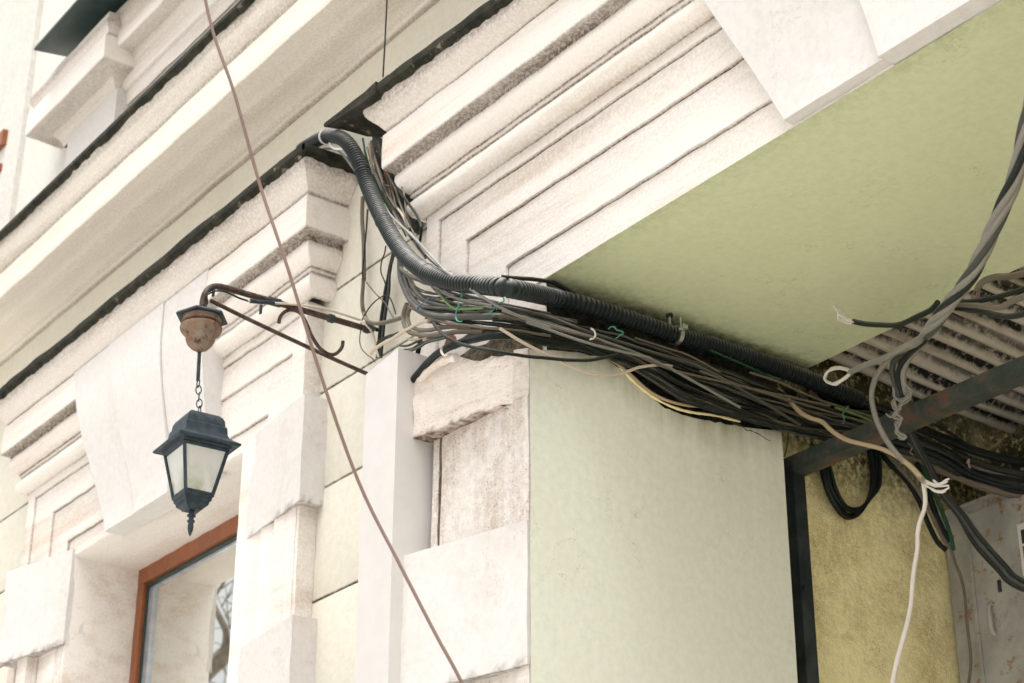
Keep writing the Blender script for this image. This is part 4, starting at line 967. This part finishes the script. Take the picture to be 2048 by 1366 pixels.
tag(thin([FG('K', [(1735,395,4.2),(1725,430,4.2),(1712,458,4.2)]), FG('K', [(1728,400,4.2),(1718,430,4.2),(1700,455,4.2)]), FG('K', [(1742,400,4.2),(1735,435,4.2),(1722,455,4.2)]), FG('K', [(1715,400,4.2),(1700,425,4.2),(1692,450,4.2)])], 'w', .0028, .002).build('frayed_end', M['taupe']), 'frayed wires of the brown cable near the right edge', 'wire')
# tan cable, with the white one hanging from its end
tan = [(672,590,4.33),(700,622,4.33),(760,690,4.33),(850,782,4.32),(950,838,4.31),(1040,868,4.31),(1130,950,4.3),(1250,1022,4.3),(1400,1062,4.3),(1550,1100,4.3),(1700,1172,4.3),(1800,1250,4.3),(1878,1330,4.31)]
cable('cable', FG('E', tan)+FG('M', [(870,195,4.32),(925,255,4.33),(950,290,4.33)]), .0078, 'tan', 'tan cable with a ragged end drooping over the beam')
tag(thin([FG('E', [(680,600,4.33),(668,588,4.33),(655,590,4.33)]), FG('E', [(690,600,4.33),(692,585,4.33),(696,575,4.33)]), FG('E', [(680,610,4.33),(668,628,4.33),(658,636,4.33)])], 'o', .0026).build('frayed_end', M['orange_w']), 'reddish frayed tip of the tan cable', 'wire')
cable('cable', FG('M', [(925,250,4.34),(938,300,4.34),(946,370,4.34),(940,430,4.34),(915,500,4.33),(905,560,4.33),(904,640,4.33),(888,740,4.32),(876,850,4.31),(868,950,4.3),(848,1050,4.28),(815,1170,4.26),(785,1290,4.24),(760,1420,4.22),(735,1560,4.2)]), (.0070, .0082), 'white_w', 'white cable hanging down before the mouldy yellow wall')
tag(thin([FG('M', [(a, b, 4.33) for a, b in q]) for q in ([(930,265),(975,285),(1020,290),(1060,268),(1075,264)], [(935,275),(985,300),(1030,302),(1072,300)], [(930,285),(975,315),(1020,330),(1060,322),(1076,312)], [(940,290),(990,325),(1030,338),(1055,330)], [(1000,282),(990,270),(1010,286)], [(940,270),(1000,296),(1040,288),(1066,280)])], 'w', .0032, .002).build('frayed_end', M['white_w']), 'splayed white wire ends where the tan and gray cables meet', 'wire')
for i, (dx, dy, rr, m, lab) in enumerate(((0, 0, .0088, 'char', 'charcoal cable sloping down over the gray cabinet, uppermost'), (-14, 16, .0082, 'gray', 'gray cable sloping down over the cabinet, middle of three'), (-34, 30, .0080, 'char', 'charcoal cable sloping down over the cabinet, lowest'))):
    cable('cable', FG('M', [(850+dx*.4, -60+dy, 4.56), (900+dx*.6, 60+dy*.5, 4.6), (960+dx*.5, 170, 4.66), (1040+dx*.6, 320+dy*.2, 4.72), (1150+dx*.7, 455+dy*.4, 4.78), (1250+dx, 590+dy, 4.82), (1380+dx, 735+dy, 4.86), (1430+dx, 790+dy, 4.88), (1520+dx, 835+dy, 4.9), (1700+dx, 880+dy, 4.95), (1900+dx, 860+dy, 5.0), (2150+dx, 760+dy, 5.05)]), rr, m, lab)
# dark coil behind the beam
mb = MB()
for k in range(6):
    o = k*9.5; v_ = rnd.uniform(-10, 10); q = [(378+o*.7, 110, 0), (384+o*1.0, 200, 0), (408+o*1.0+v_*.4, 310-o*.2, 0), (455+o*.8, 405-o*.6+v_*.5, 0), (515+o*.5, 468-o*1.1+v_, 0), (580+o*.4, 455-o*.9+v_, 0), (632+o*.5, 385-o*.5, 0), (652+o*.8+v_, 300, 0), (655+o*1.0, 200, 0), (640+o*1.1, 100, 0), (625+o, 20, 0)]
    s_ = spline([U(*px('M', [(a_, b_)])[0], 'x', -4.315+((k*3)%6)*.009) for a_, b_, y_ in q], .012); mb.tube(s_, .0072, 8)
tag(mb.build('cable_coil', M['black']), 'black cable coil hanging behind the beam before the yellow wall', 'cable coil')
tag(thin([FG('M', [(510,415,4.79),(518,440,4.79),(505,455,4.79),(485,460,4.79)]), FG('M', [(500,450,4.78),(520,445,4.78),(528,465,4.78)])], 'b', .002).build('wire_tie', M['beige']), 'pale wire tie round the black coil', 'wire tie')
# cables dropping to the cabinet
for i, (pts, rr, m, lab) in enumerate([
 ([(700,120,4.9),(760,190,4.92),(850,280,4.95),(920,400,4.98),(960,500,5.0),(1010,600,5.02),(1060,650,5.04)], .0095, 'black', 'black cable dropping along the yellow wall to the cabinet'),
 ([(730,110,4.9),(800,200,4.92),(880,290,4.95),(950,400,4.98),(1000,500,5.0),(1040,580,5.02),(1095,655,5.04)], .0075, 'taupe', 'taupe cable dropping along the yellow wall to the cabinet'),
 ([(900,180,5.0),(950,300,5.0),(990,420,5.0),(1030,520,5.02),(1080,600,5.04)], .0110, 'black', 'thick black cable ending at the cabinet corner'),
 ([(930,200,5.0),(990,330,5.0),(1040,450,5.0),(1080,560,5.02),(1100,650,5.04)], .0075, 'dgreen', 'dark green cable ending at the cabinet corner'),
 ([(1085,650,5.04),(1110,720,5.06),(1140,800,5.07),(1160,900,5.08),(1172,1050,5.08),(1190,1200,5.08),(1190,1290,5.08),(1176,1400,5.08),(1170,1500,5.08)], .0055, 'taupe', 'thin taupe cable running down the cabinet side'),
 ([(205,-20,4.5),(205,40,4.5),(198,100,4.48),(185,145,4.47)], .0028, 'taupe', 'thin taupe wire hanging beside the head of the post'),
 ]): cable('cable', FG('M', pts), rr, m, lab)
# cables running away under the roof, its darkness put into mostly black sheaths
for i in range(34):
    y0 = rnd.uniform(4.5, 5.3); o = rnd.uniform(0, 1)
    px0 = (1560+rnd.uniform(-40, 80), 770+rnd.uniform(-5, 75)); 
    a1 = (1700+rnd.uniform(-20, 40), 800+o*70); a2 = (1850+rnd.uniform(-30, 30), 850+o*75); a3 = (1960, 900+o*75); a4 = (2090, 925+o*75)
    yy0 = 4.46+rnd.uniform(0, .1)
    P = [U(*px0, 'y', yy0)]+[U(*q, 'y', yv+rnd.uniform(-.02, .02)) for q, yv in ((a1, 4.75), (a2, 5.02), (a3, 5.15), (a4, 5.25), ((2300, 930+o*60), 5.28), ((2700, 800+o*60), 5.3))]
    cable('far_cable', P, rnd.choice([.006, .0085, .011]), ['black', 'black', 'char', 'black', 'black'][i % 5] if i % 11 else 'taupe', 'dark cable of the heap running away under the corrugated roof', 'cable', 'cables heaped under the roof', .02)
for i, q in enumerate(([(1170,180),(1185,160),(1180,190),(1190,205)], [(850,70),(875,90),(865,120),(880,135)])):
    tag(thin([[U(*px('M', [(a, b)])[0], 'y', 4.6+i*.1) for a, b in q]], 'r', .003).build('wire_tie', M['rosy']), ['reddish wire twist on the heap above the cabinet', 'reddish wire twist hanging just behind the beam'][i], 'wire tie')

# ---- free hanging lines
cable('overhead_cable', [U(300, -620, 'y', 1.48), U(360, -300, 'y', 1.62), U(400, -60, 'y', 1.75), U(425, 60, 'y', 1.80), U(468, 185, 'y', 1.86), U(520, 370, 'y', 1.95), U(575, 535, 'y', 2.02), U(648, 770, 'y', 2.14), U(720, 970, 'y', 2.25), U(800, 1130, 'y', 2.34), U(868, 1262, 'y', 2.41), U(935, 1390, 'y', 2.48), U(1040, 1640, 'y', 2.62), U(1130, 1900, 'y', 2.75)], .0044, 'rosy', 'rosy brown cable hanging slack across the whole facade')
cable('hanging_wire', [U(783, -420, 'y', 3.06), U(778, -200, 'y', 3.06), U(776, -60, 'y', 3.06), U(773, 20, 'y', 3.06), U(770, 80, 'y', 3.06), U(766, 154, 'y', 3.06)], .0030, 'black', 'thin black wire dropping on to the gateway cornice', 'wire')
cable('roof_wire', [U(330, 512, 'y', 3.33), U(450, 430, 'y', 3.33), U(540, 350, 'y', 3.33), U(608, 302, 'y', 3.33)], .003, 'lgray', 'thin gray wire along the top of the window cornice', 'wire')

# ================================================================ GROUND AND TREE ACROSS THE STREET
mb = MB(); mb.box((-400, -400, G0-.2), (400, 400, G0)); g = mb.build('ground', M['pave']); tag(g, kind='structure')
tr = empty('bare_tree', (-15.35, .02, G0), 'bare branching tree across the street, mirrored in the window pane', 'tree')
mb = MB(); rt = random.Random(5)
def limb(p, d, ln_, rr, lev):
    pts = [p]; q = p.copy(); dd_ = d.copy()
    for i in range(5):
        dd_ = (dd_+Vector((rt.uniform(-.2, .2), rt.uniform(-.2, .2), rt.uniform(-.08, .16)))).normalized(); q = q+dd_*ln_/5; pts.append(q)
    mb.tube(pts, [rr*(1-.5*i/5) for i in range(6)], 6 if lev > 1 else 8)
    if lev < 5:
        for k in range(3 if lev < 4 else 4):
            s_ = pts[rt.choice([2, 3, 4, 5])]; v = (dd_+Vector((rt.uniform(-1, 1), rt.uniform(-1, 1), rt.uniform(-.3, .6)))).normalized()
            limb(s_, v, ln_*rt.uniform(.55, .8), rr*.5, lev+1)
def bough(P, r0, r1):
    s_ = spline(P, .06); s_ = [p+noise.noise_vector(p*2.5)*.03 for p in s_]
    mb.tube(s_, [r0+(r1-r0)*i/(len(s_)-1) for i in range(len(s_))], 8)
TX, TY = -15.35, .02
bough([(TX, TY, G0), (TX+.05, TY, 1), (TX, TY+.03, 3), (TX-.05, TY, 5), (TX-.2, TY-.2, 7), (TX-.3, TY-.3, 8.5)], .20, .06)
bough([(TX, TY, 3.9), (-15.1, -.13, 4.35), (-14.75, -.30, 4.66), (-14.50, -.39, 4.80), (-14.25, -.50, 5.02), (-13.8, -.8, 5.6), (-13.4, -1.2, 6.4)], .085, .035)
bough([(-14.52, -.38, 4.80), (-14.47, -.37, 5.0), (-14.55, -.33, 5.16), (-14.66, -.30, 5.35), (-14.68, -.28, 5.7), (-14.6, -.2, 6.3)], .035, .018)
bough([(-14.66, -.30, 5.35), (-14.5, -.33, 5.5), (-14.38, -.36, 5.75), (-14.3, -.4, 6.1)], .016, .009)
bough([(-14.25, -.50, 5.02), (-14.35, -.42, 5.2), (-14.3, -.42, 5.5), (-14.45, -.38, 5.9)], .018, .008)
for q in range(46):
    a = Vector((rt.uniform(-14.75, -14.1), rt.uniform(-.5, -.25), rt.uniform(4.4, 5.9)))
    d_ = Vector((rt.uniform(-1, 1), rt.uniform(-.5, .5), rt.uniform(-.2, 1))).normalized()
    bough([a, a+d_*.16, a+d_*.3+Vector((rt.uniform(-.05, .05), 0, .05)), a+d_*.46], .007, .002)
limb(Vector((TX, TY, 5)), Vector((-.6, .1, .8)).normalized(), 2.6, .10, 2); limb(Vector((TX, TY, 4.2)), Vector((-.5, -.6, .7)).normalized(), 2.8, .11, 2); limb(Vector((TX-.2, TY-.2, 7)), Vector((.3, -.3, 1)).normalized(), 2.2, .07, 2)
mb.build('branches', M['bark'], tr)
print('objects', len(bpy.data.objects))
